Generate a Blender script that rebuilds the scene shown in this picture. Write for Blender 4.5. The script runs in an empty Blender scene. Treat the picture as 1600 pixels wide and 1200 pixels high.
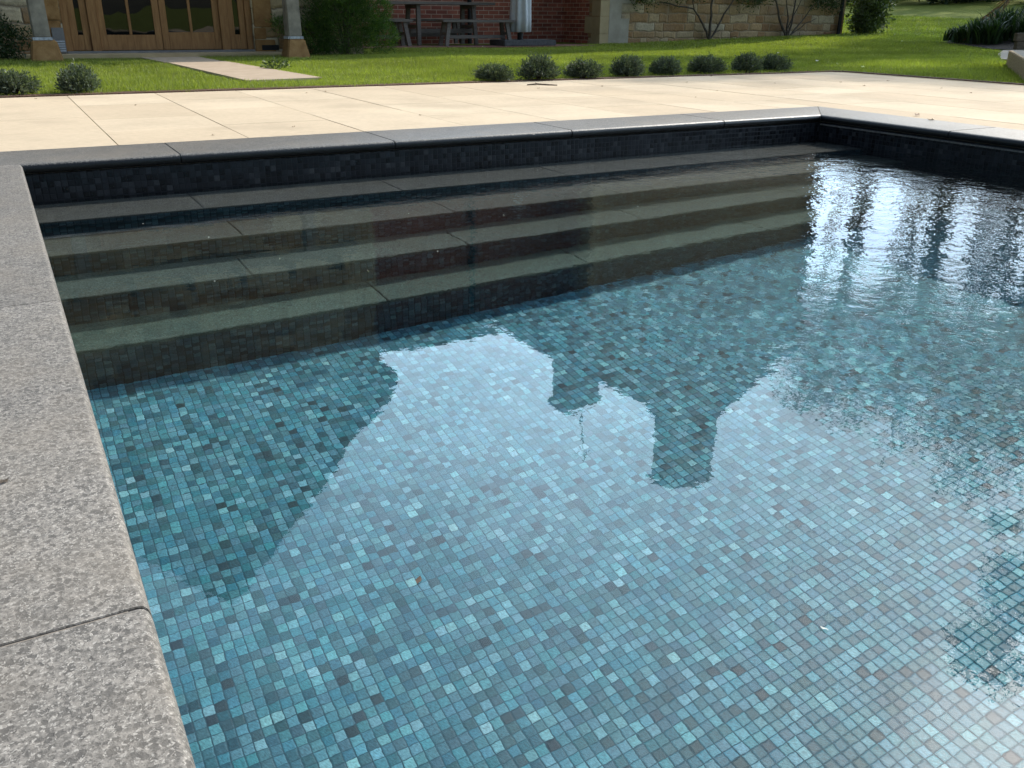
import bpy, bmesh, math, random
import numpy as np
from mathutils import Vector, Matrix

random.seed(7)
rng = np.random.default_rng(11)
SC = bpy.context.scene
COL = SC.collection
rad = math.radians

# ------------------------------------------------------------------ dimensions (metres)
W = 4.526            # pool width, origin at the far left inner corner, Y away from the camera
CW = 0.425           # coping width
ZW = -0.156          # water level
ZF = -1.255          # pool floor
PY = 3.315           # far edge of the paving
PX = 8.45            # right edge of the paving
NEAR = -9.0          # near end of the pool
SUN_AZ, SUN_EL = 69.0, 40.0      # azimuth measured from +Y towards +X

# ------------------------------------------------------------------ node helpers
def new_mat(name):
    m = bpy.data.materials.new(name); m.use_nodes = True
    nt = m.node_tree; nt.nodes.clear()
    return m, nt

class NT:
    """tiny wrapper for building node trees"""
    def __init__(s, name):
        s.m, s.t = new_mat(name)
        s.out = s.t.nodes.new('ShaderNodeOutputMaterial')
    def n(s, typ, props=None, **ins):
        nd = s.t.nodes.new('ShaderNode' + typ)
        for k, v in (props or {}).items(): setattr(nd, k, v)
        for k, v in ins.items(): s.set(nd, k, v)
        return nd
    def set(s, nd, k, v):
        key = int(k[1:]) if k[0] == '_' and k[1:].isdigit() else k.replace('_', ' ')
        sock = nd.inputs[key]
        if isinstance(v, bpy.types.NodeSocket): s.t.links.new(v, sock)
        elif isinstance(v, bpy.types.Node): s.t.links.new(v.outputs[0], sock)
        elif isinstance(v, (tuple, list)) and len(v) == 3 and sock.type == 'RGBA': sock.default_value = (*v, 1)
        else: sock.default_value = v
    def math(s, op, a, b=0.0, c=0.0, clamp=False):
        nd = s.t.nodes.new('ShaderNodeMath'); nd.operation = op; nd.use_clamp = clamp
        for i, v in enumerate((a, b, c)):
            if isinstance(v, (bpy.types.NodeSocket, bpy.types.Node)): s.set(nd, '_%d' % i, v)
            else: nd.inputs[i].default_value = v
        return nd.outputs[0]
    def mix(s, fac, a, b, blend='MIX'):
        nd = s.t.nodes.new('ShaderNodeMix'); nd.data_type = 'RGBA'; nd.blend_type = blend
        for i, v in ((0, fac), (6, a), (7, b)):
            if isinstance(v, (bpy.types.NodeSocket, bpy.types.Node)): s.set(nd, '_%d' % i, v)
            elif isinstance(v, (tuple, list)): nd.inputs[i].default_value = (*v[:3], 1)
            else: nd.inputs[i].default_value = v
        return nd.outputs[2]
    def ramp(s, fac, stops, interp='LINEAR'):
        nd = s.t.nodes.new('ShaderNodeValToRGB'); cr = nd.color_ramp; cr.interpolation = interp
        while len(cr.elements) < len(stops): cr.elements.new(0.5)
        for e, (p, c) in zip(cr.elements, stops):
            e.position = p; e.color = (*c, 1) if isinstance(c, (tuple, list)) else (c, c, c, 1)
        s.set(nd, 'Fac', fac); return nd.outputs[0]
    def coord(s, kind='Object', scale=(1, 1, 1), loc=(0, 0, 0), rot=(0, 0, 0)):
        tc = s.n('TexCoord'); mp = s.n('Mapping', Vector=tc.outputs[kind])
        mp.inputs['Scale'].default_value = scale; mp.inputs['Location'].default_value = loc
        mp.inputs['Rotation'].default_value = rot
        return mp.outputs[0]
    def noise(s, vec, scale, detail=4.0, rough=0.55, dist=0.0):
        return s.n('TexNoise', Vector=vec, Scale=scale, Detail=detail, Roughness=rough, Distortion=dist).outputs[0]
    def bump(s, height, strength=0.5, distance=0.01, normal=None):
        b = s.n('Bump', Height=height, Strength=strength, Distance=distance)
        if normal is not None: s.set(b, 'Normal', normal)
        return b.outputs[0]
    def principled(s, **kw):
        p = s.n('BsdfPrincipled', **kw)
        s.t.links.new(p.outputs[0], s.out.inputs[0]); return p
    def surface(s, sh): s.t.links.new(sh if isinstance(sh, bpy.types.NodeSocket) else sh.outputs[0], s.out.inputs[0])

# ------------------------------------------------------------------ mesh helpers
def link(o, parent=None):
    COL.objects.link(o)
    if parent is not None: o.parent = parent
    return o

def world_of(o):
    v = Vector((0, 0, 0))
    while o is not None: v += o.location; o = o.parent
    return v

class MB:
    """collects shapes given in world coordinates and links them as one mesh"""
    def __init__(s): s.v = []; s.f = []; s.mi = []
    def add(s, verts, faces):
        b = len(s.v); s.v += [tuple(v) for v in verts]; s.f += [tuple(i + b for i in f) for f in faces]; return s
    def box(s, x0, x1, y0, y1, z0, z1):
        return s.add([(x0, y0, z0), (x1, y0, z0), (x1, y1, z0), (x0, y1, z0), (x0, y0, z1), (x1, y0, z1), (x1, y1, z1), (x0, y1, z1)],
                     [(0, 3, 2, 1), (4, 5, 6, 7), (0, 1, 5, 4), (1, 2, 6, 5), (2, 3, 7, 6), (3, 0, 4, 7)])
    def beam(s, a, b, w, h, up=(0, 0, 1)):
        """box of section w x h running from a to b"""
        a, b = Vector(a), Vector(b); d = (b - a).normalized(); u = Vector(up)
        if abs(d.dot(u)) > 0.99: u = Vector((0, 1, 0))
        r = d.cross(u).normalized(); u = r.cross(d)
        vs = []
        for p in (a, b):
            for i, j in ((-1, -1), (1, -1), (1, 1), (-1, 1)): vs.append(p + r * (i * w / 2) + u * (j * h / 2))
        return s.add(vs, [(3, 2, 1, 0), (4, 5, 6, 7), (0, 1, 5, 4), (1, 2, 6, 5), (2, 3, 7, 6), (3, 0, 4, 7)])
    def frustum(s, c0, w0, d0, c1, w1, d1):
        vs = []
        for c, w, d in ((c0, w0, d0), (c1, w1, d1)):
            for i, j in ((-1, -1), (1, -1), (1, 1), (-1, 1)): vs.append((c[0] + i * w / 2, c[1] + j * d / 2, c[2]))
        return s.add(vs, [(3, 2, 1, 0), (4, 5, 6, 7), (0, 1, 5, 4), (1, 2, 6, 5), (2, 3, 7, 6), (3, 0, 4, 7)])
    def tube(s, pts, radii, n=8, cap=True):
        pts = [Vector(p) for p in pts]; rings = []; b = len(s.v)
        ref = Vector((0.31, 0.2, 0.93))
        for i, p in enumerate(pts):
            d = (pts[min(i + 1, len(pts) - 1)] - pts[max(i - 1, 0)]).normalized()
            r = d.cross(ref)
            if r.length < 1e-3: r = d.cross(Vector((1, 0, 0)))
            r.normalize(); u = r.cross(d)
            q = radii[i] if isinstance(radii, (list, tuple)) else radii
            for k in range(n):
                a = 2 * math.pi * k / n
                s.v.append(tuple(p + (r * math.cos(a) + u * math.sin(a)) * q))
        for i in range(len(pts) - 1):
            for k in range(n):
                k2 = (k + 1) % n
                s.f.append((b + i * n + k, b + i * n + k2, b + (i + 1) * n + k2, b + (i + 1) * n + k))
        if cap:
            s.f.append(tuple(b + k for k in range(n))[::-1]); s.f.append(tuple(b + (len(pts) - 1) * n + k for k in range(n)))
        return s
    def prism(s, poly, axis, a0, a1):
        """poly is a list of 2-D points; extruded along 'x','y' or 'z' from a0 to a1"""
        def mk(p, t):
            return {'x': (t, p[0], p[1]), 'y': (p[0], t, p[1]), 'z': (p[0], p[1], t)}[axis]
        n = len(poly); vs = [mk(p, a0) for p in poly] + [mk(p, a1) for p in poly]
        fs = [tuple(range(n))[::-1], tuple(range(n, 2 * n))] + [(i, (i + 1) % n, n + (i + 1) % n, n + i) for i in range(n)]
        return s.add(vs, fs)
    def build(s, name, mat, parent=None, bevel=0.0, smooth=False, segs=2, own=False):
        me = bpy.data.meshes.new(name)
        off = world_of(parent) if parent is not None else Vector((0, 0, 0))
        o = bpy.data.objects.new(name, me)
        if own:                              # put the object's origin at its own centre base
            c = np.array(s.v); base = Vector(((c[:, 0].min() + c[:, 0].max()) / 2, (c[:, 1].min() + c[:, 1].max()) / 2, c[:, 2].min()))
            o.location = base - off; off = base
        me.from_pydata([(v[0] - off.x, v[1] - off.y, v[2] - off.z) for v in s.v], [], s.f)
        bm = bmesh.new(); bm.from_mesh(me)
        bmesh.ops.recalc_face_normals(bm, faces=bm.faces)
        if bevel > 0:
            es = [e for e in bm.edges if len(e.link_faces) == 2 and e.calc_face_angle(0) > 0.6]
            bmesh.ops.bevel(bm, geom=es, offset=bevel, segments=segs, affect='EDGES', clamp_overlap=True)
        bm.to_mesh(me); bm.free()
        if smooth:
            me.shade_smooth()
        if mat is not None: me.materials.append(mat)
        return link(o, parent)

def np_mesh(name, V, F, mat, parent=None, smooth=False):
    """mesh object from numpy arrays, every face with the same corner count; V in the parent's local space"""
    me = bpy.data.meshes.new(name); k = F.shape[1]
    me.vertices.add(len(V)); me.vertices.foreach_set('co', np.ascontiguousarray(V, dtype=np.float32).ravel())
    me.loops.add(F.size); me.loops.foreach_set('vertex_index', np.ascontiguousarray(F, dtype=np.int32).ravel())
    me.polygons.add(len(F)); me.polygons.foreach_set('loop_start', np.arange(len(F), dtype=np.int32) * k)
    me.update(calc_edges=True); me.validate()
    if smooth: me.shade_smooth()
    me.materials.append(mat)
    return link(bpy.data.objects.new(name, me), parent)

def unit(a): return a / np.maximum(np.linalg.norm(a, axis=1, keepdims=True), 1e-9)

def leaf_arrays(P, D, length, width, droop=0.0, r=rng):
    """kite-shaped leaves: base points P, directions D, arrays of length and width"""
    n = len(P); D = unit(D); R = unit(np.cross(D, unit(r.normal(size=(n, 3)))))
    L = np.broadcast_to(length, (n,))[:, None]; Wd = np.broadcast_to(width, (n,))[:, None]
    mid = P + D * L * 0.45; tip = P + D * L; tip[:, 2] -= (droop * L[:, 0])
    V = np.stack([P, mid + R * Wd / 2, tip, mid - R * Wd / 2], 1).reshape(-1, 3)
    return V, np.arange(4 * n).reshape(n, 4)

def join_arrays(parts):
    Vs, Fs, b = [], [], 0
    for V, F in parts: Vs.append(V); Fs.append(F + b); b += len(V)
    return np.concatenate(Vs), np.concatenate(Fs)

def tag(o, label=None, cat=None, group=None, kind=None):
    if label: o['label'] = label
    if cat: o['category'] = cat
    if group: o['group'] = group
    if kind: o['kind'] = kind
    return o

def empty(name, loc, label, cat, group=None):
    e = bpy.data.objects.new(name, None); e.location = loc; e.empty_display_size = 0.1
    link(e); return tag(e, label, cat, group)

# ------------------------------------------------------------------ materials
def granite(name, base, dark, light, wet=False, warm=(0.2, 0.165, 0.125), damp_shade=None, rough=0.62, spec=0.45):
    """flamed granite: crisp dark grains a few millimetres wide, pale flecks, faint rusty staining"""
    s = NT(name); c = s.coord()
    wv = s.n('TexNoise', Vector=c, Scale=170.0, Detail=2.0)
    cw = s.n('VectorMath', {'operation': 'MULTIPLY_ADD'}); s.t.links.new(wv.outputs['Color'], cw.inputs[0]); cw.inputs[1].default_value = (0.010, 0.010, 0.010); s.t.links.new(c, cw.inputs[2])
    v1 = s.n('TexVoronoi', Vector=cw.outputs[0], Scale=115.0); v1d = v1.outputs['Distance']; v1r = s.n('SeparateColor', Color=v1.outputs['Color']).outputs[0]
    v2 = s.n('TexVoronoi', Vector=cw.outputs[0], Scale=360.0); v2r = s.n('SeparateColor', Color=v2.outputs['Color']).outputs[0]; v2d = v2.outputs['Distance']
    n1 = s.noise(c, 150.0, 3, 0.65); n3 = s.noise(c, 5.0, 4, 0.6); n5 = s.noise(c, 1.3, 3, 0.5); n6 = s.noise(c, 22.0, 3, 0.6)
    col = s.mix(s.ramp(n1, [(0.38, 0.0), (0.60, 1.0)]), tuple(0.55 * x for x in base), tuple(1.12 * x for x in base))
    grain = s.math('MULTIPLY', s.ramp(v1r, [(0.40, 0.0), (0.46, 1.0)]), s.ramp(v1d, [(0.42, 1.0), (0.56, 0.0)]))
    col = s.mix(s.math('MULTIPLY', grain, s.math('ADD', 0.35, s.math('MULTIPLY', n6, 0.8))), col, dark)
    small = s.math('MULTIPLY', s.ramp(v2r, [(0.62, 0.0), (0.66, 1.0)]), s.ramp(v2d, [(0.38, 1.0), (0.55, 0.0)]))
    col = s.mix(s.math('MULTIPLY', small, 0.7), col, dark)
    fleck = s.math('MULTIPLY', s.ramp(v2r, [(0.24, 1.0), (0.28, 0.0)]), s.ramp(v2d, [(0.40, 1.0), (0.58, 0.0)]))
    col = s.mix(s.math('MULTIPLY', fleck, 0.6), col, light)
    col = s.mix(s.math('MULTIPLY', s.ramp(n3, [(0.45, 0.0), (0.72, 1.0)]), 0.4), col, warm)
    isl = s.n('ObjectInfo').outputs['Random']
    col = s.mix(1.0, col, s.ramp(isl, [(0.0, 0.9), (1.0, 1.08)]), 'MULTIPLY')
    col = s.mix(1.0, col, s.ramp(n5, [(0.3, 0.88), (0.7, 1.1)]), 'MULTIPLY')
    col = s.mix(1.0, col, s.ramp(n6, [(0.3, 0.88), (0.7, 1.1)]), 'MULTIPLY')
    ro = rough
    if damp_shade is not None:                 # shade on the overhanging nose, and some damp, painted in as a dark colour
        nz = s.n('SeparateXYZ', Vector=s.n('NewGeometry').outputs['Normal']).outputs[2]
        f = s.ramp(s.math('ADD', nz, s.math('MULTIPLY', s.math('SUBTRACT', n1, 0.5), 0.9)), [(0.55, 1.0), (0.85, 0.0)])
        col = s.mix(f, col, damp_shade); ro = s.math('SUBTRACT', rough, s.math('MULTIPLY', f, 0.18))
    if wet:                              # light lost in the water, painted in as a greener tint on deeper treads
        z = s.n('SeparateXYZ', Vector=s.n('NewGeometry').outputs['Position']).outputs[2]
        f = s.math('MULTIPLY', s.math('ADD', z, 0.2), -1.1, clamp=True)
        col = s.mix(f, col, s.mix(1.0, col, (0.46, 0.98, 0.92), 'MULTIPLY'))
    h = s.math('ADD', n1, s.math('MULTIPLY', grain, -0.35))
    p = s.principled(Base_Color=col, Roughness=ro, Normal=s.bump(h, 0.5, 0.0018))
    p.inputs['Specular IOR Level'].default_value = spec
    return s.m

def mosaic(name, stops, grout, pitch=0.0257, rough=0.35, wob=0.0):
    """small square glass tiles, laid on whichever face of a box they lie on"""
    s = NT(name)
    geo = s.n('NewGeometry'); tc = s.n('TexCoord')
    pos = s.n('SeparateXYZ', Vector=tc.outputs['Object']); nor = s.n('SeparateXYZ', Vector=geo.outputs['True Normal'])
    ax = s.math('GREATER_THAN', s.math('ABSOLUTE', nor.outputs[0]), 0.5)
    az = s.math('GREATER_THAN', s.math('ABSOLUTE', nor.outputs[2]), 0.5)
    # u runs along x except on faces that look along x; v runs along z except on floors
    lerp = lambda f, a, b: s.math('ADD', s.math('MULTIPLY', f, b), s.math('MULTIPLY', s.math('SUBTRACT', 1.0, f), a))
    u = lerp(ax, pos.outputs[0], pos.outputs[1]); v = lerp(az, pos.outputs[2], pos.outputs[1])
    wv = s.n('CombineXYZ', X=u, Y=v)
    wn = s.n('TexNoise', Vector=wv.outputs[0], Scale=6.0, Detail=0.0)
    wc = s.n('SeparateColor', Color=wn.outputs['Color'])
    u = s.math('ADD', s.math('DIVIDE', u, pitch), s.math('MULTIPLY', s.math('SUBTRACT', wc.outputs[0], 0.5), 0.12))
    v = s.math('ADD', s.math('DIVIDE', v, pitch), s.math('MULTIPLY', s.math('SUBTRACT', wc.outputs[1], 0.5), 0.12))
    # sheets of 11 x 11 tiles sit a little out of line with one another
    su = s.math('FLOOR', s.math('DIVIDE', u, 11.0)); sv = s.math('FLOOR', s.math('DIVIDE', v, 11.0))
    sh = s.n('TexWhiteNoise', {'noise_dimensions': '2D'}, Vector=s.n('CombineXYZ', X=su, Y=sv).outputs[0])
    shc = s.n('SeparateColor', Color=sh.outputs['Color'])
    iu, iv = s.math('FLOOR', u), s.math('FLOOR', v); fu, fv = s.math('SUBTRACT', u, iu), s.math('SUBTRACT', v, iv)
    wnz = s.n('TexWhiteNoise', {'noise_dimensions': '2D'}, Vector=s.n('CombineXYZ', X=iu, Y=iv).outputs[0])
    rnd = wnz.outputs['Value']; rc = s.n('SeparateColor', Color=wnz.outputs['Color'])
    col = s.ramp(rnd, stops)
    fine = s.noise(s.n('CombineXYZ', X=s.math('MULTIPLY', s.math('ADD', u, s.math('MULTIPLY', v, 0.5)), 2.2), Y=v).outputs[0], 3.2, 4, 0.7)
    col = s.mix(1.0, col, s.ramp(fine, [(0.28, 0.48), (0.72, 1.55)]), 'MULTIPLY')
    mott = s.noise(tc.outputs['Object'], 3.5, 5, 0.65)
    col = s.mix(1.0, col, s.ramp(mott, [(0.3, 0.86), (0.7, 1.12)]), 'MULTIPLY')
    col = s.mix(1.0, col, s.ramp(shc.outputs[0], [(0.0, 0.94), (1.0, 1.06)]), 'MULTIPLY')
    # per-tile hue drift
    hs = s.n('HueSaturation', Color=col, Hue=s.math('ADD', 0.484, s.math('MULTIPLY', rc.outputs[1], 0.028)), Saturation=s.math('ADD', 0.9, s.math('MULTIPLY', rc.outputs[2], 0.2)))
    du = s.math('MINIMUM', fu, s.math('SUBTRACT', 1.0, fu)); dv = s.math('MINIMUM', fv, s.math('SUBTRACT', 1.0, fv))
    d = s.math('MINIMUM', s.math('MULTIPLY', du, 0.8), s.math('ADD', dv, s.math('MULTIPLY', rc.outputs[2], 0.014)))
    gl = s.math('MULTIPLY', s.ramp(d, [(0.022, 1.0), (0.062, 0.0)]), s.math('ADD', 0.55, s.math('MULTIPLY', rc.outputs[0], 0.45)))
    gn = s.noise(tc.outputs['Object'], 14.0, 3)
    gcol = s.mix(gn, grout, tuple(0.6 * x for x in grout))
    out = s.mix(gl, hs.outputs[0], gcol)
    hgt = s.math('ADD', s.math('MULTIPLY', s.ramp(d, [(0.03, 0.0), (0.12, 1.0)]), 1.0), s.math('MULTIPLY', fine, 0.25))
    p = s.principled(Base_Color=out, Roughness=s.math('ADD', rough, s.math('MULTIPLY', gl, 0.4)), Normal=s.bump(hgt, 0.4, 0.0015))
    p.inputs['Specular IOR Level'].default_value = 0.3
    return s.m

FLOOR_STOPS = [(0.0, (0.020, 0.046, 0.058)), (0.03, (0.028, 0.085, 0.110)), (0.12, (0.038, 0.130, 0.168)), (0.45, (0.056, 0.198, 0.256)),
               (0.75, (0.076, 0.258, 0.326)), (0.93, (0.120, 0.335, 0.405)), (0.985, (0.175, 0.41, 0.475)), (1.0, (0.23, 0.48, 0.535))]
WALL_STOPS = [(0.0, (0.006, 0.006, 0.007)), (0.3, (0.012, 0.0125, 0.015)), (0.7, (0.019, 0.020, 0.023)), (0.94, (0.031, 0.032, 0.035)), (1.0, (0.055, 0.054, 0.054))]
RISER_STOPS = [(0.0, (0.014, 0.026, 0.034)), (0.3, (0.026, 0.054, 0.068)), (0.7, (0.040, 0.085, 0.104)), (0.93, (0.064, 0.125, 0.145)), (1.0, (0.10, 0.17, 0.19))]
M_FLOOR = mosaic('pool floor mosaic', FLOOR_STOPS, (0.018, 0.066, 0.094), rough=0.42)
M_WALL = mosaic('pool wall mosaic', WALL_STOPS, (0.003, 0.0035, 0.005), rough=0.25)
M_RISER = mosaic('step riser mosaic', RISER_STOPS, (0.007, 0.012, 0.016), rough=0.4)
GR = ((0.200, 0.178, 0.153), (0.066, 0.058, 0.050), (0.40, 0.365, 0.32))
M_COPING = granite('coping granite', *GR)
M_COPING2 = granite('coping granite wet shaded nose', (0.19, 0.170, 0.145), (0.085, 0.076, 0.066), (0.34, 0.31, 0.27), damp_shade=(0.012, 0.011, 0.010), rough=0.47, spec=0.5)
M_TREAD = granite('tread granite', (0.110, 0.112, 0.100), (0.036, 0.038, 0.036), (0.26, 0.26, 0.235), wet=True, warm=(0.09, 0.088, 0.068))

def m_joint():
    s = NT('coping mortar'); n = s.noise(s.coord(), 60.0, 3)
    s.principled(Base_Color=s.mix(n, (0.20, 0.165, 0.13), (0.31, 0.26, 0.21)), Roughness=0.9, Normal=s.bump(n, 0.6, 0.003)); return s.m
M_MORTAR = m_joint()

def m_paving():
    s = NT('sandstone paving'); c = s.coord()
    r = s.n('NewGeometry').outputs['Random Per Island']
    n1 = s.noise(c, 1.8, 5, 0.55); n2 = s.noise(c, 28.0, 4, 0.6); n3 = s.noise(c, 220.0, 2); n4 = s.noise(c, 0.5, 2)
    col = s.mix(r, (0.555, 0.43, 0.29), (0.67, 0.54, 0.38))
    col = s.mix(s.math('MULTIPLY', s.ramp(n1, [(0.35, 0), (0.7, 1)]), 0.6), col, (0.49, 0.385, 0.265))
    col = s.mix(1.0, col, s.ramp(n2, [(0.3, 0.93), (0.7, 1.05)]), 'MULTIPLY')
    col = s.mix(1.0, col, s.ramp(n4, [(0.3, 0.95), (0.7, 1.04)]), 'MULTIPLY')
    n5 = s.noise(c, 0.9, 6, 0.65); n6 = s.noise(c, 7.0, 5, 0.7)
    col = s.mix(s.math('MULTIPLY', s.ramp(n5, [(0.52, 0), (0.64, 1)]), 0.30), col, (0.40, 0.315, 0.22))      # old damp marks
    col = s.mix(s.math('MULTIPLY', s.ramp(n6, [(0.62, 0), (0.74, 1)]), 0.25), col, (0.36, 0.28, 0.19))
    p = s.principled(Base_Color=col, Roughness=0.85, Normal=s.bump(s.math('ADD', n3, n2), 0.25, 0.002))
    p.inputs['Specular IOR Level'].default_value = 0.2
    return s.m
M_PAVE = m_paving()

def m_simple(name, a, b, scale, rough=0.8, bump=0.4, dist=0.005, detail=5, spec=0.3, squash=(1, 1, 1)):
    s = NT(name); c = s.coord(scale=squash); n = s.noise(c, scale, detail, 0.6)
    p = s.principled(Base_Color=s.mix(s.ramp(n, [(0.3, 0), (0.7, 1)]), a, b), Roughness=rough, Normal=s.bump(n, bump, dist))
    p.inputs['Specular IOR Level'].default_value = spec
    return s.m
M_SAND = m_simple('paving joint sand', (0.33, 0.24, 0.14), (0.44, 0.33, 0.2), 40)
M_SOIL = m_simple('red brown soil', (0.075, 0.04, 0.025), (0.16, 0.09, 0.055), 35, bump=1.0, dist=0.03)
M_MULCH = m_simple('dark mulch', (0.02, 0.015, 0.011), (0.06, 0.045, 0.032), 25, bump=1.0, dist=0.05)
M_PATH = m_simple('tan path stone', (0.40, 0.30, 0.21), (0.50, 0.39, 0.28), 6, bump=0.3)
M_PALE = m_simple('pale gravel', (0.27, 0.225, 0.17), (0.42, 0.365, 0.29), 60, bump=0.6)
M_TEAK = m_simple('weathered teak', (0.10, 0.083, 0.07), (0.20, 0.175, 0.155), 9, squash=(1, 12, 12), bump=0.3)
M_OAK = m_simple('oiled oak', (0.22, 0.105, 0.038), (0.36, 0.19, 0.075), 7, squash=(6, 6, 0.7), rough=0.5, bump=0.2)
M_BEAM = m_simple('grey timber', (0.12, 0.105, 0.09), (0.2, 0.18, 0.155), 7, squash=(1, 10, 10))
M_SHAFT = m_simple('grey weathered post', (0.14, 0.122, 0.098), (0.33, 0.29, 0.235), 6, bump=0.5, dist=0.01)
M_POSTSTONE = m_simple('orange sandstone', (0.22, 0.11, 0.036), (0.36, 0.205, 0.08), 9, bump=0.6, dist=0.015)
M_COLLAR = m_simple('galvanised metal', (0.3, 0.31, 0.34), (0.55, 0.57, 0.6), 20, rough=0.45)
M_VENT = m_simple('grey painted vent', (0.17, 0.16, 0.155), (0.24, 0.23, 0.22), 9)
M_BLACK = m_simple('black painted metal', (0.008, 0.008, 0.009), (0.02, 0.02, 0.02), 20, rough=0.45)
M_BASE = m_simple('dark concrete base', (0.06, 0.06, 0.062), (0.11, 0.11, 0.112), 20)
M_CANVAS = m_simple('pale grey canvas', (0.50, 0.51, 0.53), (0.62, 0.63, 0.65), 12, bump=0.3)
M_SLATE = m_simple('grey roof slate', (0.07, 0.07, 0.075), (0.13, 0.125, 0.125), 3)
M_SLEEPER = m_simple('sawn timber sleeper', (0.30, 0.20, 0.10), (0.48, 0.35, 0.2), 8, squash=(1.5, 1.5, 9))
M_SLEEPER2 = m_simple('old timber sleeper', (0.10, 0.075, 0.05), (0.19, 0.15, 0.105), 8, squash=(1.5, 1.5, 9))
M_RENDER = m_simple('grey lime render', (0.30, 0.26, 0.20), (0.43, 0.38, 0.30), 4, bump=0.5)
M_QUOIN = m_simple('yellow sandstone block', (0.37, 0.275, 0.15), (0.47, 0.36, 0.21), 4, bump=0.3)
M_BARK = m_simple('pale gum bark', (0.20, 0.175, 0.145), (0.42, 0.38, 0.33), 5, squash=(3, 3, 0.5), bump=0.6, dist=0.02)
M_DKBARK = m_simple('dark bark', (0.05, 0.038, 0.028), (0.12, 0.095, 0.07), 9, squash=(3, 3, 0.6), bump=0.8, dist=0.02)
M_TWIG = m_simple('brown twig', (0.05, 0.035, 0.025), (0.12, 0.085, 0.06), 40)

def m_brick():
    s = NT('red brick'); tc = s.n('TexCoord'); p = s.n('SeparateXYZ', Vector=tc.outputs['Object'])
    v = s.n('CombineXYZ', X=s.math('ADD', p.outputs[0], p.outputs[1]), Y=p.outputs[2]).outputs[0]
    b = s.n('TexBrick', {'offset': 0.5}, Vector=v, Color1=(0.21, 0.056, 0.033), Color2=(0.39, 0.125, 0.072), Mortar=(0.50, 0.36, 0.27), Scale=1.0,
            Mortar_Size=0.006, Mortar_Smooth=0.1, Bias=-0.1, Brick_Width=0.235, Row_Height=0.0785)
    n = s.noise(tc.outputs['Object'], 6.0, 5, 0.6); n2 = s.noise(tc.outputs['Object'], 60.0, 3)
    col = s.mix(1.0, b.outputs[0], s.ramp(n, [(0.25, 0.72), (0.75, 1.2)]), 'MULTIPLY')
    h = s.math('SUBTRACT', s.math('MULTIPLY', n2, 0.3), b.outputs[1])
    s.principled(Base_Color=col, Roughness=0.85, Normal=s.bump(h, 0.7, 0.008)); return s.m
M_BRICK = m_brick()

def m_ashlar(name, stops, mort, bw, rh, seed=0.0, shift=0.0):
    """coursed squared rubble: courses of uneven height, stones of uneven length, each with its own tone"""
    s = NT(name); tc = s.n('TexCoord'); o = tc.outputs['Object']; p = s.n('SeparateXYZ', Vector=o)
    wob = s.n('SeparateColor', Color=s.n('TexNoise', Vector=o, Scale=5.0, Detail=3.0).outputs['Color'])
    ub = s.math('ADD', s.math('ADD', p.outputs[0], p.outputs[1]), s.math('MULTIPLY', s.math('SUBTRACT', wob.outputs[0], 0.5), 0.07))
    zb = s.math('ADD', s.math('ADD', p.outputs[2], s.math('MULTIPLY', s.math('SINE', s.math('MULTIPLY', p.outputs[2], 5.3)), 0.045)), s.math('MULTIPLY', s.math('SUBTRACT', wob.outputs[1], 0.5), 0.09))
    v = s.math('ADD', s.math('DIVIDE', zb, rh), 20.0 + seed); iv = s.math('FLOOR', v); fv = s.math('SUBTRACT', v, iv)
    rw = s.n('SeparateColor', Color=s.n('TexWhiteNoise', {'noise_dimensions': '1D'}, W=iv).outputs['Color'])
    u0 = s.math('ADD', s.math('DIVIDE', ub, s.math('MULTIPLY', s.math('ADD', rw.outputs[0], 0.7), bw)), s.math('MULTIPLY', rw.outputs[1], 7.0))
    u = s.math('ADD', u0, s.math('MULTIPLY', s.math('SINE', s.math('MULTIPLY', u0, 2.4)), 0.28)); iu = s.math('FLOOR', u); fu = s.math('SUBTRACT', u, iu)
    wn = s.n('TexWhiteNoise', {'noise_dimensions': '2D'}, Vector=s.n('CombineXYZ', X=iu, Y=iv).outputs[0])
    col = s.ramp(wn.outputs['Value'], stops)
    n = s.noise(o, 3.0, 5, 0.65); n2 = s.noise(o, 26.0, 4, 0.6); n3 = s.noise(o, 1.3, 4, 0.6)
    col = s.mix(1.0, col, s.ramp(n, [(0.25, 0.68), (0.75, 1.25)]), 'MULTIPLY'); col = s.mix(1.0, col, s.ramp(n2, [(0.25, 0.75), (0.75, 1.2)]), 'MULTIPLY')
    col = s.mix(s.math('MULTIPLY', s.ramp(n3, [(0.5, 0), (0.72, 1)]), 0.45), col, (0.27, 0.245, 0.2))
    du = s.math('MULTIPLY', s.math('MINIMUM', fu, s.math('SUBTRACT', 1.0, fu)), bw); dv = s.math('MULTIPLY', s.math('MINIMUM', fv, s.math('SUBTRACT', 1.0, fv)), rh)
    d = s.math('ADD', s.math('MINIMUM', du, dv), s.math('MULTIPLY', s.math('SUBTRACT', n2, 0.5), 0.012))
    g = s.ramp(d, [(0.004, 1.0), (0.014, 0.0)])
    col = s.mix(g, col, s.mix(n2, mort, tuple(x * 0.6 for x in mort)))
    h = s.math('ADD', s.math('MULTIPLY', n2, 0.5), s.math('MULTIPLY', s.ramp(d, [(0.0, 0.0), (0.03, 1.0)]), 1.0))
    s.principled(Base_Color=col, Roughness=0.9, Normal=s.bump(h, 0.8, 0.02)); return s.m
M_STONE = m_ashlar('coursed sandstone wall', [(0.0, (0.27, 0.145, 0.06)), (0.25, (0.36, 0.215, 0.095)), (0.6, (0.41, 0.275, 0.135)), (0.88, (0.45, 0.33, 0.19)), (1.0, (0.52, 0.43, 0.29))], (0.36, 0.26, 0.15), 0.36, 0.15)
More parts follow.
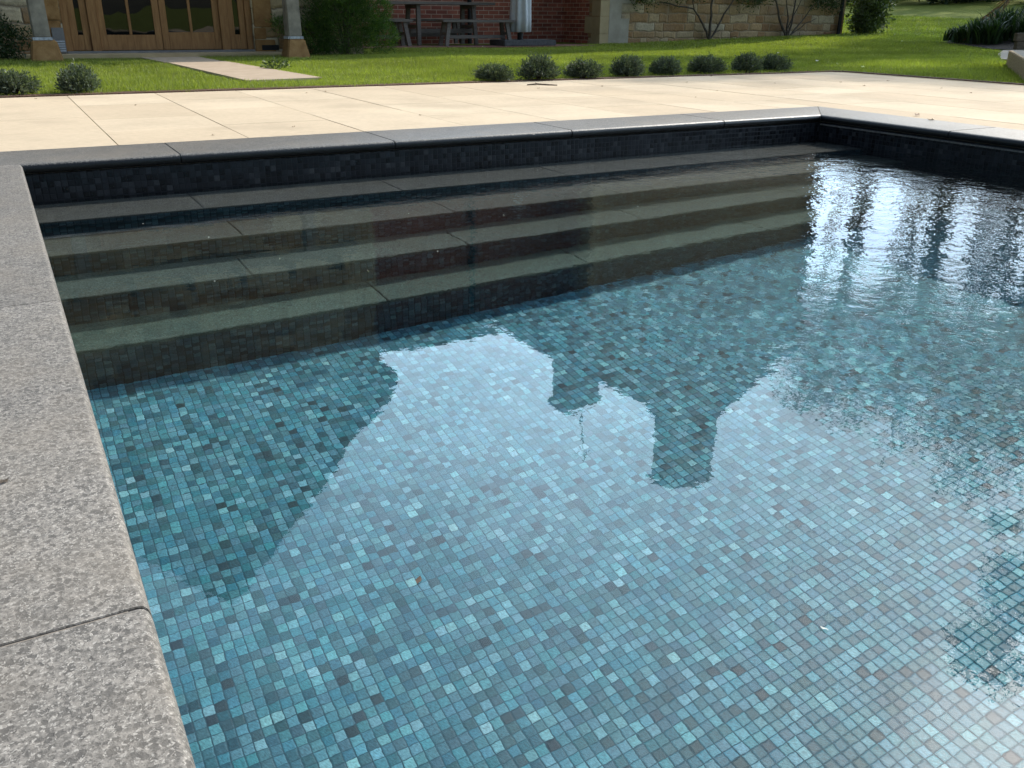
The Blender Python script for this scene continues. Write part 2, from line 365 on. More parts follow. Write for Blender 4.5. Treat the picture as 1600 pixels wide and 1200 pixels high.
M_STONE2 = m_ashlar('pale sandstone blocks', [(0.0, (0.20, 0.11, 0.045)), (0.3, (0.30, 0.18, 0.075)), (0.6, (0.42, 0.32, 0.18)), (1.0, (0.52, 0.43, 0.28))], (0.30, 0.235, 0.15), 0.42, 0.17, 0.4)

def m_glass():
    s = NT('dark window glass'); n = s.noise(s.coord(), 1.6, 2)
    p = s.principled(Base_Color=(0.004, 0.005, 0.005), Roughness=0.015, Normal=s.bump(n, 0.25, 0.012))
    p.inputs['IOR'].default_value = 1.5; p.inputs['Specular IOR Level'].default_value = 0.5
    return s.m
M_GLASS = m_glass()

def m_leaf(name, c1, c2, trans=0.35, rough=0.5, tip=None, spec=0.35, patchy=False):
    """leaf-sized faces: colour drifts from leaf to leaf, light passes through"""
    s = NT(name); r = s.n('NewGeometry').outputs['Random Per Island']
    n = s.noise(s.coord(), 2.5, 3)
    f = s.math('ADD', s.math('MULTIPLY', r, 0.65), s.math('MULTIPLY', s.ramp(n, [(0.3, 0), (0.7, 1)]), 0.35))
    st = [(0.0, c1), (0.8, c2)] + ([(1.0, tip)] if tip else [])
    col = s.ramp(f, st)
    if patchy: col = s.mix(1.0, col, s.ramp(s.noise(s.coord(), 0.55, 5, 0.6), [(0.32, 0.72), (0.5, 1.0), (0.68, 1.22)]), 'MULTIPLY')
    p = s.n('BsdfPrincipled', Base_Color=col, Roughness=rough); p.inputs['Specular IOR Level'].default_value = spec
    tl = s.n('BsdfTranslucent', Color=s.mix(1.0, col, (1.3, 1.5, 0.6), 'MULTIPLY'))
    mx = s.n('MixShader', Fac=trans); s.t.links.new(p.outputs[0], mx.inputs[1]); s.t.links.new(tl.outputs[0], mx.inputs[2])
    s.surface(mx); return s.m
M_GRASS = m_leaf('grass blades', (0.15, 0.185, 0.03), (0.29, 0.315, 0.075), 0.45, 0.55, (0.48, 0.44, 0.21), patchy=True)
M_LAV = m_leaf('lavender leaves', (0.035, 0.052, 0.03), (0.15, 0.175, 0.115), 0.22, 0.55, (0.42, 0.43, 0.36))
M_DKLEAF = m_leaf('dark evergreen leaves', (0.012, 0.026, 0.010), (0.04, 0.07, 0.022), 0.25, 0.5)
M_CONIFER = m_leaf('feathery conifer', (0.02, 0.048, 0.015), (0.095, 0.16, 0.034), 0.4, 0.6, (0.36, 0.42, 0.07))  # yellow green tips put the sunlight on the shrub into its leaf colour
M_SHRUB = m_leaf('shrub leaves', (0.035, 0.06, 0.018), (0.11, 0.14, 0.05), 0.3, 0.45, (0.30, 0.31, 0.2))
M_GUM = m_leaf('gum leaves', (0.028, 0.05, 0.022), (0.075, 0.10, 0.045), 0.25, 0.45)
M_STRAP = m_leaf('strappy leaves', (0.018, 0.04, 0.016), (0.05, 0.085, 0.03), 0.25, 0.35)
M_IVY = m_leaf('climber leaves', (0.03, 0.05, 0.018), (0.09, 0.115, 0.045), 0.3, 0.5)
M_FLOWER = m_leaf('white petals', (0.55, 0.55, 0.5), (0.75, 0.75, 0.72), 0.3, 0.6)
M_DEAD = m_leaf('dry palm leaf', (0.16, 0.07, 0.035), (0.28, 0.14, 0.07), 0.3, 0.6)
M_LITTER = m_leaf('fallen leaf brown', (0.07, 0.035, 0.018), (0.20, 0.11, 0.05), 0.15, 0.7)

def m_lawn():
    s = NT('lawn turf'); c = s.coord()
    n1 = s.noise(c, 0.5, 4); n2 = s.noise(c, 45.0, 4, 0.7); n3 = s.noise(c, 4.0, 4)
    col = s.mix(s.ramp(n2, [(0.3, 0), (0.7, 1)]), (0.10, 0.125, 0.018), (0.235, 0.27, 0.05))
    col = s.mix(s.math('MULTIPLY', s.ramp(n1, [(0.35, 0), (0.7, 1)]), 0.5), col, (0.20, 0.22, 0.05))
    col = s.mix(1.0, col, s.ramp(n3, [(0.3, 0.85), (0.7, 1.12)]), 'MULTIPLY')
    p = s.principled(Base_Color=col, Roughness=0.9, Normal=s.bump(n2, 1.0, 0.03)); p.inputs['Specular IOR Level'].default_value = 0.1
    return s.m
M_LAWN = m_lawn()

def m_water():
    s = NT('pool water'); tc = s.n('TexCoord'); c = tc.outputs['Object']
    p = s.n('SeparateXYZ', Vector=c)
    # breeze: ripples grow towards the far right of the pool
    q = s.math('ADD', s.math('MULTIPLY', p.outputs[0], 0.9), s.math('MULTIPLY', p.outputs[1], 0.3))
    wob = s.math('MULTIPLY', s.math('SUBTRACT', s.noise(c, 1.3, 2), 0.5), 0.6)
    mask = s.ramp(s.math('DIVIDE', s.math('ADD', q, wob), 4.0), [(0.06, 0.03), (0.13, 0.10), (0.25, 0.18), (0.5, 0.28), (0.8, 0.6)])
    n1 = s.noise(s.coord(scale=(1, 1.0, 1)), 8.5, 3, 0.55); n2 = s.noise(s.coord(scale=(1, 1.0, 1), rot=(0, 0, 0.5)), 19.0, 3, 0.6)
    n0 = s.noise(c, 2.2, 0, 0.5)
    h = s.math('ADD', s.math('MULTIPLY', n1, 0.0085), s.math('MULTIPLY', n2, 0.0045))
    h = s.math('ADD', s.math('MULTIPLY', h, mask), s.math('ADD', s.math('MULTIPLY', n0, 0.0014), s.math('MULTIPLY', s.noise(c, 5.0, 0, 0.5), 0.0006)))
    b = s.bump(h, 1.0, 1.0)
    g = s.n('BsdfGlass', Color=(0.97, 0.985, 0.985), Roughness=0.0, IOR=1.333, Normal=b)
    s.surface(g)
    return s.m
M_WATER = m_water()

# ------------------------------------------------------------------ ground heights
def lawn_z(x, y):
    sx = (np.maximum(np.asarray(x, float) - 9.0, 0) * 0.9 + np.maximum(np.asarray(y, float) - 6.0, 0) * 0.44 * (np.asarray(x, float) > 9.0) * np.clip((np.asarray(x, float) - 9.0) / 6, 0, 1))
    z = 0.0045 * np.maximum(sx, 0) ** 1.6
    return np.minimum(z, 4.5) - 0.004

# ------------------------------------------------------------------ pool
def pool():
    t = 0.012                                     # the walls stand back under the nosing
    wl = MB()
    wl.box(-t - 0.2, W + t + 0.2, t, t + 0.2, ZF, -0.046)               # far wall
    o = wl.build('pool_wall_far', M_WALL); tag(o, kind='structure'); o.cycles.is_caustics_receiver = True
    for nm, x0, x1 in (('pool_wall_left', -t - 0.2, -t), ('pool_wall_right', W + t, W + t + 0.2)):
        w2 = MB(); w2.box(x0, x1, NEAR, t - 0.001, ZF, -0.047); o = w2.build(nm, M_WALL); tag(o, kind='structure'); o.cycles.is_caustics_receiver = True
    w3 = MB(); w3.box(-t - 0.2, W + t + 0.2, NEAR - 0.2, NEAR - 0.001, ZF, -0.046); tag(w3.build('pool_wall_near', M_WALL), kind='structure')
    f = MB(); f.box(-0.3, W + 0.3, NEAR - 0.2, 0.3, ZF - 0.2, ZF)
    o = f.build('pool_floor', M_FLOOR); tag(o, kind='structure'); o.cycles.is_caustics_receiver = True
    # steps
    ny = [0.36, 0.667, 0.928, 1.148]; nz = [-0.222, -0.452, -0.712, -0.968]
    root = empty('pool_steps', (W / 2, -0.57, ZF), 'four wide underwater steps of dark granite and mosaic along the far pool wall', 'steps')
    prev = -t
    bot = ZF
    for k in range(4):
        y0 = -ny[k]; zt = nz[k]; th = 0.03
        zb = nz[k + 1] if k < 3 else ZF
        r = MB(); r.box(-t + 0.001, W + t - 0.001, y0 + 0.006, t - 0.002, zb - 0.0, zt - th); o = r.build('riser', M_RISER, root); o.cycles.is_caustics_receiver = True
        yb = t - 0.002 if k == 0 else -ny[k - 1] + 0.007
        tr = MB()
        xs = [-t + 0.002] + {0: [0.62, 1.5, 2.4, 3.3], 1: [0.7, 1.62, 2.5, 3.4], 2: [0.66, 1.55, 2.45, 3.5], 3: [1.1, 2.0, 3.0, 3.8]}[k] + [W + t - 0.002]
        for a, b in zip(xs[:-1], xs[1:]):
            tr.box(a + 0.0012, b - 0.0012, y0, yb, zt - th + 0.0005, zt)
        o = tr.build('tread', M_TREAD, root, bevel=0.004); o.cycles.is_caustics_receiver = True
    # water sheet
    n = MB(); n.add([(-t, NEAR, ZW), (W + t, NEAR, ZW), (W + t, t, ZW), (-t, t, ZW)], [(0, 1, 2, 3)])
    o = n.build('water', M_WATER, smooth=True); tag(o, kind='structure'); o.cycles.is_caustics_caster = True
pool()

def coping_stone(x0, x1, y0, y1, nose, label, mitre=None, joint=0.0016):
    """one bullnosed stone; nose says which side overhangs the pool: 's','e','w'"""
    th, r = 0.042, (0.012 if nose == 'e' else 0.019)
    prof = [(CW, -th), (CW, 0.0)]
    for i in range(9):
        a = math.pi / 2 + math.pi * i / 8
        prof.append((r + r * math.cos(a), -th / 2 + (th / 2) * math.sin(a)))
    m = MB(); g = joint
    # profile: distance from the nose line (0) outwards (CW)
    npf = len(prof)
    def ring(t, sh=None):
        out = []
        for d, z in prof:
            tt = t(d) if callable(t) else t
            if nose == 's': out.append((tt, y0 + d, z))
            elif nose == 'e': out.append((x1 - d, tt, z))       # nose looks to +x
            else: out.append((x0 + d, tt, z))                   # nose looks to -x
        return out
    if nose == 's':
        a = (lambda d: x0 + g); b = (lambda d: x1 - g)
        if mitre == 'end': b = (lambda d: x1 + d - g)
    else:
        a = (lambda d: y0 + g); b = (lambda d: y1 - g)
        if mitre == 'end': b = (lambda d: y1 + d - g)
    vs = ring(a) + ring(b)
    fs = [tuple(range(npf)), tuple(range(npf, 2 * npf))[::-1]] + [(i, (i + 1) % npf, npf + (i + 1) % npf, npf + i) for i in range(npf)]
    m.add(vs, fs)
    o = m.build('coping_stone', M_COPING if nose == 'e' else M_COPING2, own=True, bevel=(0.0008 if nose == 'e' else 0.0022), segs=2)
    for p in o.data.polygons: p.use_smooth = True
    o.data.set_sharp_from_angle(angle=rad(40))
    tag(o, label, 'coping stone', 'granite coping stones round the pool edge')
    return o
fx = [-CW, 0.614, 1.618, 2.646, 3.727]
fl = ['far edge coping stone above the left end of the steps, left of the pale joint',
      'far edge coping stone just right of the pale mortar joint', 'middle coping stone of the far pool edge', 'far edge coping stone next but one to the right corner']
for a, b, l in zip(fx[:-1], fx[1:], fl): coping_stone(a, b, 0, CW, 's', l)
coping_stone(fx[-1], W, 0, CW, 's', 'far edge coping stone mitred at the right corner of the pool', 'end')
ly = [0.0, -2.063, -3.275, -4.5, -5.7, -6.9, -8.0, -9.0]
ll = ['left edge coping stone butting the far left corner', 'speckled left edge coping stone with the dark open joint at its near end', 'nearest left edge coping stone at the bottom left of the photo', 'left edge coping stone beside the viewer'] + ['left edge coping stone behind the viewer'] * 3
for a, b, l in zip(ly[:-1], ly[1:], ll): coping_stone(-CW, 0, b, a, 'e', l, joint={-2.063: 0.0003, -3.275: 0.0042}.get(b if b == -2.063 else a, 0.0035))
ry = [0.0, -0.92, -1.9, -2.9, -3.9, -5.0, -6.4, -7.8, -9.0]
rl = ['right edge coping stone mitred at the far right corner', 'right edge coping stone where the pool edge leaves the photo', 'right edge coping stone just outside the right of the photo', 'right edge coping stone nearer the viewer'] + ['right edge coping stone behind the viewer'] * 4
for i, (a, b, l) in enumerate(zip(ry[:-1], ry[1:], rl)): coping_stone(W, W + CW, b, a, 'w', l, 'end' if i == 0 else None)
# mortar bed that shows in the joints, and the lip under the right coping
mb = MB(); mb.box(-CW, W + CW, 0.024, CW - 0.01, -0.044, -0.0032); mb.box(-CW, -0.022, -9.0, 0.02, -0.044, -0.0022); mb.box(W + 0.022, W + CW - 0.01, -9.0, 0.021, -0.044, -0.004)
tag(mb.build('mortar_bed', M_MORTAR), kind='structure')
lp = MB(); lp.box(W + 0.003, W + 0.0125, -9.0, 0.0, -0.062, -0.054)
tag(lp.build('coping_lip', M_COPING), kind='structure')

# ------------------------------------------------------------------ paving, lawn, path
def paving():
    m = MB(); xs = [0.413 + 0.604 * k for k in range(-8, 14)]
    rr = random.Random(5)
    cuts_known = {0: [1.04, 1.76], 1: [0.95, 1.6, 2.48], 2: [1.04, 1.92, 2.64], 3: [1.36, 2.3], 4: [1.0, 1.75], 5: [1.3, 2.2]}
    for i, (a, b) in enumerate(zip(xs[:-1], xs[1:])):
        b2 = min(b, PX)
        if a > PX - 0.05: break
        y = CW if b < W + CW else -4.0
        if a < W + CW < b:
            m.box(a + .002, W + CW - .003, CW + 0.003, 0.93, -0.06, -0.002); y0list = [0.93]; y = 0.93
            m.box(W + CW + 0.003, b2 - .002, -4.0, 0.928, -0.06, -0.0025)
        k = i - 7
        ys = [y + 0.003] + ([c for c in cuts_known.get(k, []) if y + 0.2 < c] if k in cuts_known else [])
        if k not in cuts_known:
            t = y + rr.choice([0.45, 0.6, 0.75])
            while t < PY - 0.3: ys.append(t); t += rr.choice([0.6, 0.72, 0.9])
        ys.append(PY + rr.uniform(-0.004, 0.004))
        for c, d in zip(ys[:-1], ys[1:]):
            z = rr.uniform(-0.0028, -0.0012)
            m.box(a + 0.0018, b2 - 0.0018, c + 0.0014, d - 0.0014, -0.06, z)
    # beside and behind the viewer the same slabs run on along the pool
    for i in range(7):
        x1 = -CW - 0.003 - 0.604 * i; y = CW - 0.003
        while y > -9.5:
            d = rr.choice([0.6, 0.72, 0.9]); m.box(x1 - 0.6, x1, max(y - d, -9.58), y - 0.0028, -0.06, rr.uniform(-0.0028, -0.0012)); y -= d
    for i in range(6):
        x0 = W + CW + 0.003 + 0.604 * i; x1 = min(x0 + 0.6, PX - 0.002); y = 0.93 - 0.003 if i == 0 else CW - 0.003
        y = -4.003
        while y > -9.5:
            d = rr.choice([0.6, 0.72, 0.9]); m.box(x0, x1, max(y - d, -9.58), y - 0.0028, -0.06, rr.uniform(-0.0028, -0.0012)); y -= d
    for i in range(9):
        x0 = -CW + 0.604 * i; m.box(x0 + .002, min(x0 + 0.602, W + CW - 0.002), -9.58, -9.2, -0.06, rr.uniform(-0.0028, -0.0012))
    o = m.build('paving', M_PAVE, bevel=0.0015, segs=1); tag(o, kind='structure')
    s = MB(); s.box(-4.5, W + CW + 0.01, CW + 0.001, PY - 0.005, -0.1, -0.0045); s.box(W + CW + 0.012, PX - 0.004, -9.6, PY - 0.005, -0.1, -0.0055); s.box(-4.5, -CW - 0.001, -9.6, CW, -0.1, -0.0048)
    tag(s.build('paving_joint_bed', M_SAND), kind='structure')
paving()

def lawn():
    # one sheet out to the horizon, cut round the paved area by starting at its edges
    xs = np.unique(np.concatenate([np.linspace(-250, -20, 12), np.linspace(-20, -4.42, 8), np.linspace(-4.42, PX, 24), np.linspace(PX, 45, 74), np.linspace(45, 500, 24)]))
    ys = np.unique(np.concatenate([np.linspace(-250, -20, 10), np.linspace(-20, -9.6, 6), np.linspace(-9.6, PY, 20), np.linspace(PY, 45, 84), np.linspace(45, 600, 24)]))
    X, Y = np.meshgrid(xs, ys); Z = lawn_z(X, Y) - 0.004
    V = np.stack([X, Y, Z], -1).reshape(-1, 3); nx = len(xs); F = []
    for j in range(len(ys) - 1):
        for i in range(nx - 1):
            cx, cy = (xs[i] + xs[i + 1]) / 2, (ys[j] + ys[j + 1]) / 2
            if -4.42 < cx < PX and -9.6 < cy < PY: continue
            F.append((j * nx + i, j * nx + i + 1, (j + 1) * nx + i + 1, (j + 1) * nx + i))
    o = np_mesh('lawn', V, np.array(F), M_LAWN, smooth=True); tag(o, kind='structure')
    e = MB(); e.box(-6, PX, PY + 0.002, PY + 0.15, -0.05, 0.006); e.box(PX + 0.002, PX + 0.10, -9.6, PY + 0.1, -0.05, 0.004)
    tag(e.build('soil_edge', M_SOIL), kind='structure')
    p = MB(); p.prism([(1.93, 4.2), (2.66, 4.34), (2.50, 7.62), (1.80, 7.62)], 'z', -0.05, 0.012); p.prism([(1.80, 7.63), (2.50, 7.63), (2.45, 9.2), (1.70, 9.2)], 'z', -0.05, 0.006)
    tag(p.build('path', M_PATH), kind='structure')
    t = MB(); t.box(4.95, 10.3, 10.95, 11.795, -0.05, 0.02); tag(t.build('terrace', m_terr()), kind='structure')
    t = MB(); t.box(-2, 3.9, 8.95, 9.39, -0.05, 0.045); tag(t.build('doorstep', M_QUOIN), kind='structure')
def m_terr():
    s = NT('brick terrace'); tc = s.n('TexCoord')
    b = s.n('TexBrick', Vector=tc.outputs['Object'], Color1=(0.16, 0.06, 0.045), Color2=(0.24, 0.10, 0.07), Mortar=(0.2, 0.15, 0.11), Scale=1.0, Mortar_Size=0.006, Brick_Width=0.23, Row_Height=0.115)
    s.principled(Base_Color=b.outputs[0], Roughness=0.9); return s.m
lawn()
# ------------------------------------------------------------------ gabled stone building on the left
def gabled_building():
    root = empty('stone_building', (2.0, 12.0, 0), 'gabled sandstone building with oak framed glazed double doors, behind the path', 'building')
    Y0 = 9.4; xl, xr, ez, ax, az = -1.0, 4.95, 5.15, 2.0, 8.5
    d0, d1, dz = 0.88, 3.32, 2.22
    w = MB()
    w.box(xl, d0, Y0, Y0 + 0.4, -0.1, ez); w.box(d1, xr, Y0, Y0 + 0.4, -0.1, ez); w.box(d0, d1, Y0, Y0 + 0.4, dz, ez)
    w.prism([(xl, ez), (xr, ez), (ax, az)], 'y', Y0, Y0 + 0.4)
    w.box(xl, xl + 0.4, Y0 + 0.4, 17.0, -0.1, ez); w.box(xr - 0.4, xr, Y0 + 0.4, 17.0, -0.1, ez); w.box(xl, xr, 17.0, 17.4, -0.1, ez)
    w.prism([(xl, ez), (xr, ez), (ax, az)], 'y', 17.0, 17.4)
    w.build('wall', M_STONE2, root)
    q = MB()                                              # rough dressed stones by the door
    for (a, b, c, d) in ((0.62, 0.86, 0.0, 0.44), (0.66, 0.87, 0.45, 0.86), (3.33, 3.62, 0.0, 0.2), (3.33, 3.5, 0.21, 0.36), (3.34, 3.6, 0.37, 0.75), (0.62, 0.86, 0.88, 1.3), (3.34, 3.6, 0.78, 1.2)):
        q = MB(); q.box(a, b, Y0 - 0.012, Y0 + 0.1, c, d); q.build('dressed_stone', M_POSTSTONE, root, bevel=0.01)
    rf = MB(); th = 0.12; ov = 0.22
    for s in (-1, 1):
        ex = xr + ov if s > 0 else xl - ov
        sl = (az - ez) / (xr - ax); zz = ez - ov * sl
        rf.add([(ax, Y0 - 0.25, az + 0.16), (ex, Y0 - 0.25, zz + 0.16), (ex, 17.7, zz + 0.16), (ax, 17.7, az + 0.16),
                (ax, Y0 - 0.25, az + 0.02), (ex, Y0 - 0.25, zz + 0.02), (ex, 17.7, zz + 0.02), (ax, 17.7, az + 0.02)],
               [(0, 1, 2, 3), (7, 6, 5, 4), (0, 4, 5, 1), (1, 5, 6, 2), (2, 6, 7, 3), (3, 7, 4, 0)])
    rf.build('roof', M_SLATE, root)
    v = MB(); v.box(3.42, 3.66, Y0 - 0.014, Y0 + 0.02, 0.06, 0.13); v.build('wall_vent', M_BLACK, root)
    # doors
    fr = MB(); y = Y0 + 0.06
    fr.box(0.882, 0.965, y - 0.02, y + 0.1, 0.05, dz - 0.002); fr.box(3.235, 3.318, y - 0.02, y + 0.1, 0.05, dz - 0.002)
    fr.box(0.966, 3.234, y - 0.02, y + 0.1, dz - 0.09, dz - 0.002)
    for x in (1.20, 2.88): fr.box(x, x + 0.11, y - 0.03, y + 0.1, 0.05, dz - 0.092)
    fr.build('door_frame', M_OAK, root, bevel=0.004)
    si = MB(); si.box(0.884, 3.316, y - 0.09, y - 0.031, 0.0, 0.072); si.build('door_sill', M_VENT, root, bevel=0.004)
    def panel(name, a, b, gb, bar, label=None):
        m = MB(); s = 0.085
        m.box(a, a + s, y, y + 0.05, 0.076, dz - 0.095); m.box(b - s, b, y, y + 0.05, 0.076, dz - 0.095)
        m.box(a + s, b - s, y + 0.002, y + 0.048, 0.076, gb); m.box(a + s, b - s, y + 0.002, y + 0.048, dz - 0.2, dz - 0.095)
        if bar: m.box((a + b) / 2 - 0.018, (a + b) / 2 + 0.018, y + 0.004, y + 0.046, gb, dz - 0.2)
        for zz in (0.98, 1.5): m.box(a + s, b - s, y + 0.006, y + 0.044, zz, zz + 0.03)
        o = m.build(name, M_OAK, root, bevel=0.004)
        if label: o['label'] = label
        g = MB(); g.box(a + s, b - s, y + 0.02, y + 0.03, gb, dz - 0.2); g.build('glass_pane', M_GLASS, o)
        return o
    sid = 0.02
    panel('side_light', 0.967, 1.198, 0.27, False); panel('side_light', 2.992, 3.233, 0.27, False)
    l = panel('door', 1.312, 2.092, 0.27, True); r = panel('door', 2.098, 2.878, 0.30, True)
    for o, hx in ((l, 2.05), (r, 2.14)):
        h = MB(); h.tube([(hx, y - 0.002, 1.02), (hx, y - 0.05, 1.02), (hx + (0.1 if hx > 2.1 else -0.1), y - 0.05, 1.02)], 0.009, 8); h.build('handle', M_COLLAR, o)
gabled_building()

def air_vent():
    root = empty('vent_panel', (0.80, 9.3, 0.05), 'grey slatted vent panel standing against the stone left of the glazed doors', 'vent')
    m = MB(); m.box(0.735, 0.875, 9.30, 9.36, 0.05, 0.36); m.build('panel', M_VENT, root, bevel=0.004)
    s = MB()
    for k in range(5): s.box(0.745, 0.865, 9.288, 9.299, 0.075 + k * 0.028, 0.093 + k * 0.028)
    s.build('slat', M_COLLAR, root)
air_vent()

def pergola():
    root = empty('pergola', (2.1, 8.5, 0), 'timber pergola on two grey posts with orange stone feet in front of the glazed doors', 'pergola')
    for x, dx in ((0.585, 0.0), (3.64, 0.0)):
        p = MB(); p.frustum((x - 0.01, 8.5, 0.265), 0.185, 0.2, (x - 0.035, 8.5, 2.35), 0.16, 0.17)
        post = p.build('post', M_SHAFT, root, bevel=0.012)
        b = MB(); b.frustum((x + 0.0, 8.5, -0.02), 0.36 if x < 1 else 0.33, 0.34, (x, 8.5, 0.235), 0.27 if x < 1 else 0.22, 0.24); b.build('stone_foot', M_POSTSTONE, post, bevel=0.015, segs=3)
        c = MB(); c.box(x - 0.115, x + 0.095, 8.39, 8.61, 0.236, 0.268)
        for k in range(4): c.box(x - 0.095 + k * 0.05, x - 0.075 + k * 0.05, 8.384, 8.40, 0.2365, 0.262)
        c.build('metal_collar', M_COLLAR, post)
    bm_ = MB(); bm_.box(-0.6, 4.3, 8.41, 8.57, 2.352, 2.52); bm_.build('beam', M_BEAM, root, bevel=0.005)
    for k in range(7):
        r = MB(); x = -0.3 + 0.72 * k; r.beam((x, 8.25, 2.58), (x, 9.39, 2.75), 0.05, 0.11); r.build('rafter', M_BEAM, root, bevel=0.004)
pergola()

# ------------------------------------------------------------------ brick and stone house
def house():
    root = empty('brick_and_stone_house', (12.0, 15.0, 0), 'house with a red brick recess behind the benches and a sandstone gable wall', 'house')
    g0, ex, ez, ax, az, rx, rz = 10.9, 8.9, 5.45, 14.45, 9.28, 17.9, 6.9
    YB, YS = 13.2, 11.8
    b = MB(); b.prism([(YB, -0.1), (YB + 0.35, -0.1), (YB + 0.35, 5.94), (YB, 5.82)], 'x', 4.96, g0)
    b.prism([(8.9, 5.3), (g0, 5.3), (g0, 6.84), (8.9, 5.46)], 'y', YB + 0.004, YB + 0.348)
    b.box(4.962, 5.25, YB + 0.352, 19.4, -0.1, 5.45)
    b.box(g0 + 0.001, g0 + 0.35, YS + 0.003, YB + 0.3, -0.1, 6.6)
    b.build('brick_wall', M_BRICK, root)
    s = MB(); s.prism([(g0, -0.1), (rx, -0.1), (rx, rz), (ax, az), (g0, 6.85)], 'y', YS, YS + 0.4)
    s.box(rx - 0.4, rx, YS + 0.4, 19.5, -0.1, rz - 0.1); s.box(4.96, rx, 19.5, 19.9, -0.1, 5.6)
    s.build('stone_wall', M_STONE, root)
    r = MB()
    for (za, zb, xb) in ((-0.1, 0.5, 11.62), (0.5, 0.78, 11.42), (0.78, 1.3, 11.75), (1.3, 2.2, 11.5)): r.box(11.12, xb, YS - 0.006, YS + 0.05, za, zb)
    r.build('rendered_patch', M_RENDER, root)
    k = MB()
    for i in range(8):
        z = -0.08 + i * 0.62
        k.box(g0 - 0.004, g0 + 0.22, YS - 0.009, YS + 0.3, z, z + 0.29); k.box(g0 - 0.006, g0 + 0.215, YS - 0.010, YS + 0.55, z + 0.295, z + 0.615)
    k.build('quoin', M_QUOIN, root, bevel=0.006)
    bq = MB()
    bq.box(g0 - 0.002, g0 + 0.19, YS - 0.004, YS + 0.004, -0.08, 0.22)
    # roofs
    rf = MB(); ov = 0.35
    def slope(p, q, y0, y1, t=0.13):
        rf.add([(p[0], y0, p[1] + t), (q[0], y0, q[1] + t), (q[0], y1, q[1] + t), (p[0], y1, p[1] + t), (p[0], y0, p[1]), (q[0], y0, q[1]), (q[0], y1, q[1]), (p[0], y1, p[1])],
               [(0, 1, 2, 3), (7, 6, 5, 4), (0, 4, 5, 1), (1, 5, 6, 2), (2, 6, 7, 3), (3, 7, 4, 0)])
    slope((ax, az + 0.03), (ex, ez), YS - 0.15, 19.9); slope((ax, az + 0.03), (rx + ov, rz - 0.2), YS - 0.15, 19.9)
    slope_y = [(11.95, 5.45), (16.0, 6.85)]
    rf.add([(4.96, 11.95, 5.55), (8.95, 11.95, 5.55), (8.95, 16.0, 6.95), (4.96, 16.0, 6.95), (4.96, 11.95, 5.42), (8.95, 11.95, 5.42), (8.95, 16.0, 6.82), (4.96, 16.0, 6.82)],
           [(0, 1, 2, 3), (7, 6, 5, 4), (0, 4, 5, 1), (1, 5, 6, 2), (2, 6, 7, 3), (3, 7, 4, 0)])
    rf.add([(4.96, 16.0, 6.95), (8.95, 16.0, 6.95), (8.95, 19.9, 5.5), (4.96, 19.9, 5.5), (4.96, 16.0, 6.82), (8.95, 16.0, 6.82), (8.95, 19.9, 5.37), (4.96, 19.9, 5.37)],
           [(0, 1, 2, 3), (7, 6, 5, 4), (0, 4, 5, 1), (1, 5, 6, 2), (2, 6, 7, 3), (3, 7, 4, 0)])
    roof = rf.build('roof', M_SLATE, root)
    def chimney(x0, x1, y0, y1, z0, z1, mat, pots):
        m = MB(); m.box(x0, x1, y0, y1, z0, z1 - 0.25); m.box(x0 - 0.07, x1 + 0.07, y0 - 0.07, y1 + 0.07, z1 - 0.25, z1 - 0.1); m.box(x0 - 0.02, x1 + 0.02, y0 - 0.02, y1 + 0.02, z1 - 0.1, z1)
        o = m.build('chimney', mat, roof, bevel=0.01)
    chimney(10.5, 11.45, 12.0, 12.6, 5.6, 8.0, M_BRICK, 2)
    chimney(14.25, 15.75, 12.3, 13.2, 8.0, 11.3, M_STONE, 0)
    a = MB(); a.tube([(11.25, 12.3, 8.0), (11.25, 12.3, 9.5)], 0.018, 6); a.tube([(11.0, 12.3, 9.2), (11.5, 12.3, 9.2)], 0.012, 6); a.build('antenna', M_COLLAR, roof)
    d = MB(); d.tube([(8.62, 13.12, 0.0), (8.62, 13.12, 5.4)], 0.045, 10); d.build('downpipe', M_BLACK, root)
    d = MB(); d.tube([(17.69, 11.72, 0.2), (17.69, 11.72, 6.6)], 0.042, 10); d.tube([(17.69, 11.72, 0.2), (17.66, 11.69, 0.1)], 0.05, 10)
    d.build('downpipe', M_BLACK, root)
house()

# ------------------------------------------------------------------ garden furniture on the terrace
GZ = 0.02
def bench(x0, x1, y0, y1, label, h=0.445):
    root = empty('bench', ((x0 + x1) / 2, (y0 + y1) / 2, GZ), label, 'bench', 'weathered timber benches')
    s = MB(); w = (y1 - y0 - 0.012) / 3
    for k in range(3): s.box(x0, x1, y0 + k * (w + 0.006), y0 + k * (w + 0.006) + w, GZ + h - 0.042, GZ + h)
    s.build('seat', M_TEAK, root, bevel=0.004)
    for sx in (-1, 1):
        for sy in (-1, 1):
            top = ((x0 + 0.14) if sx < 0 else (x1 - 0.14), (y0 + 0.06) if sy < 0 else (y1 - 0.06), GZ + h - 0.043)
            bot = (top[0] + 0.07 * sx, top[1] + 0.035 * sy, GZ)
            l = MB(); l.beam(bot, top, 0.072, 0.05, up=(0, 1, 0)); l.build('leg', M_TEAK, root, bevel=0.003)
    c = MB(); ym = (y0 + y1) / 2
    c.box(x0 + 0.12, x1 - 0.12, ym - 0.02, ym + 0.02, GZ + 0.125, GZ + 0.185)
    for x in (x0 + 0.11, x1 - 0.11): c.box(x - 0.02, x + 0.02, y0 + 0.05, y1 - 0.05, GZ + 0.19, GZ + 0.235)
    c.build('stretcher', M_TEAK, root, bevel=0.003)
bench(7.16, 8.62, 11.26, 11.58, 'grey timber bench in front of the picnic table, left of the closed parasol')
bench(5.15, 6.66, 11.45, 11.8, 'grey timber bench half hidden behind the feathery green shrub')
bench(6.75, 8.3, 12.68, 12.98, 'dark timber bench behind the picnic table against the red brick wall')
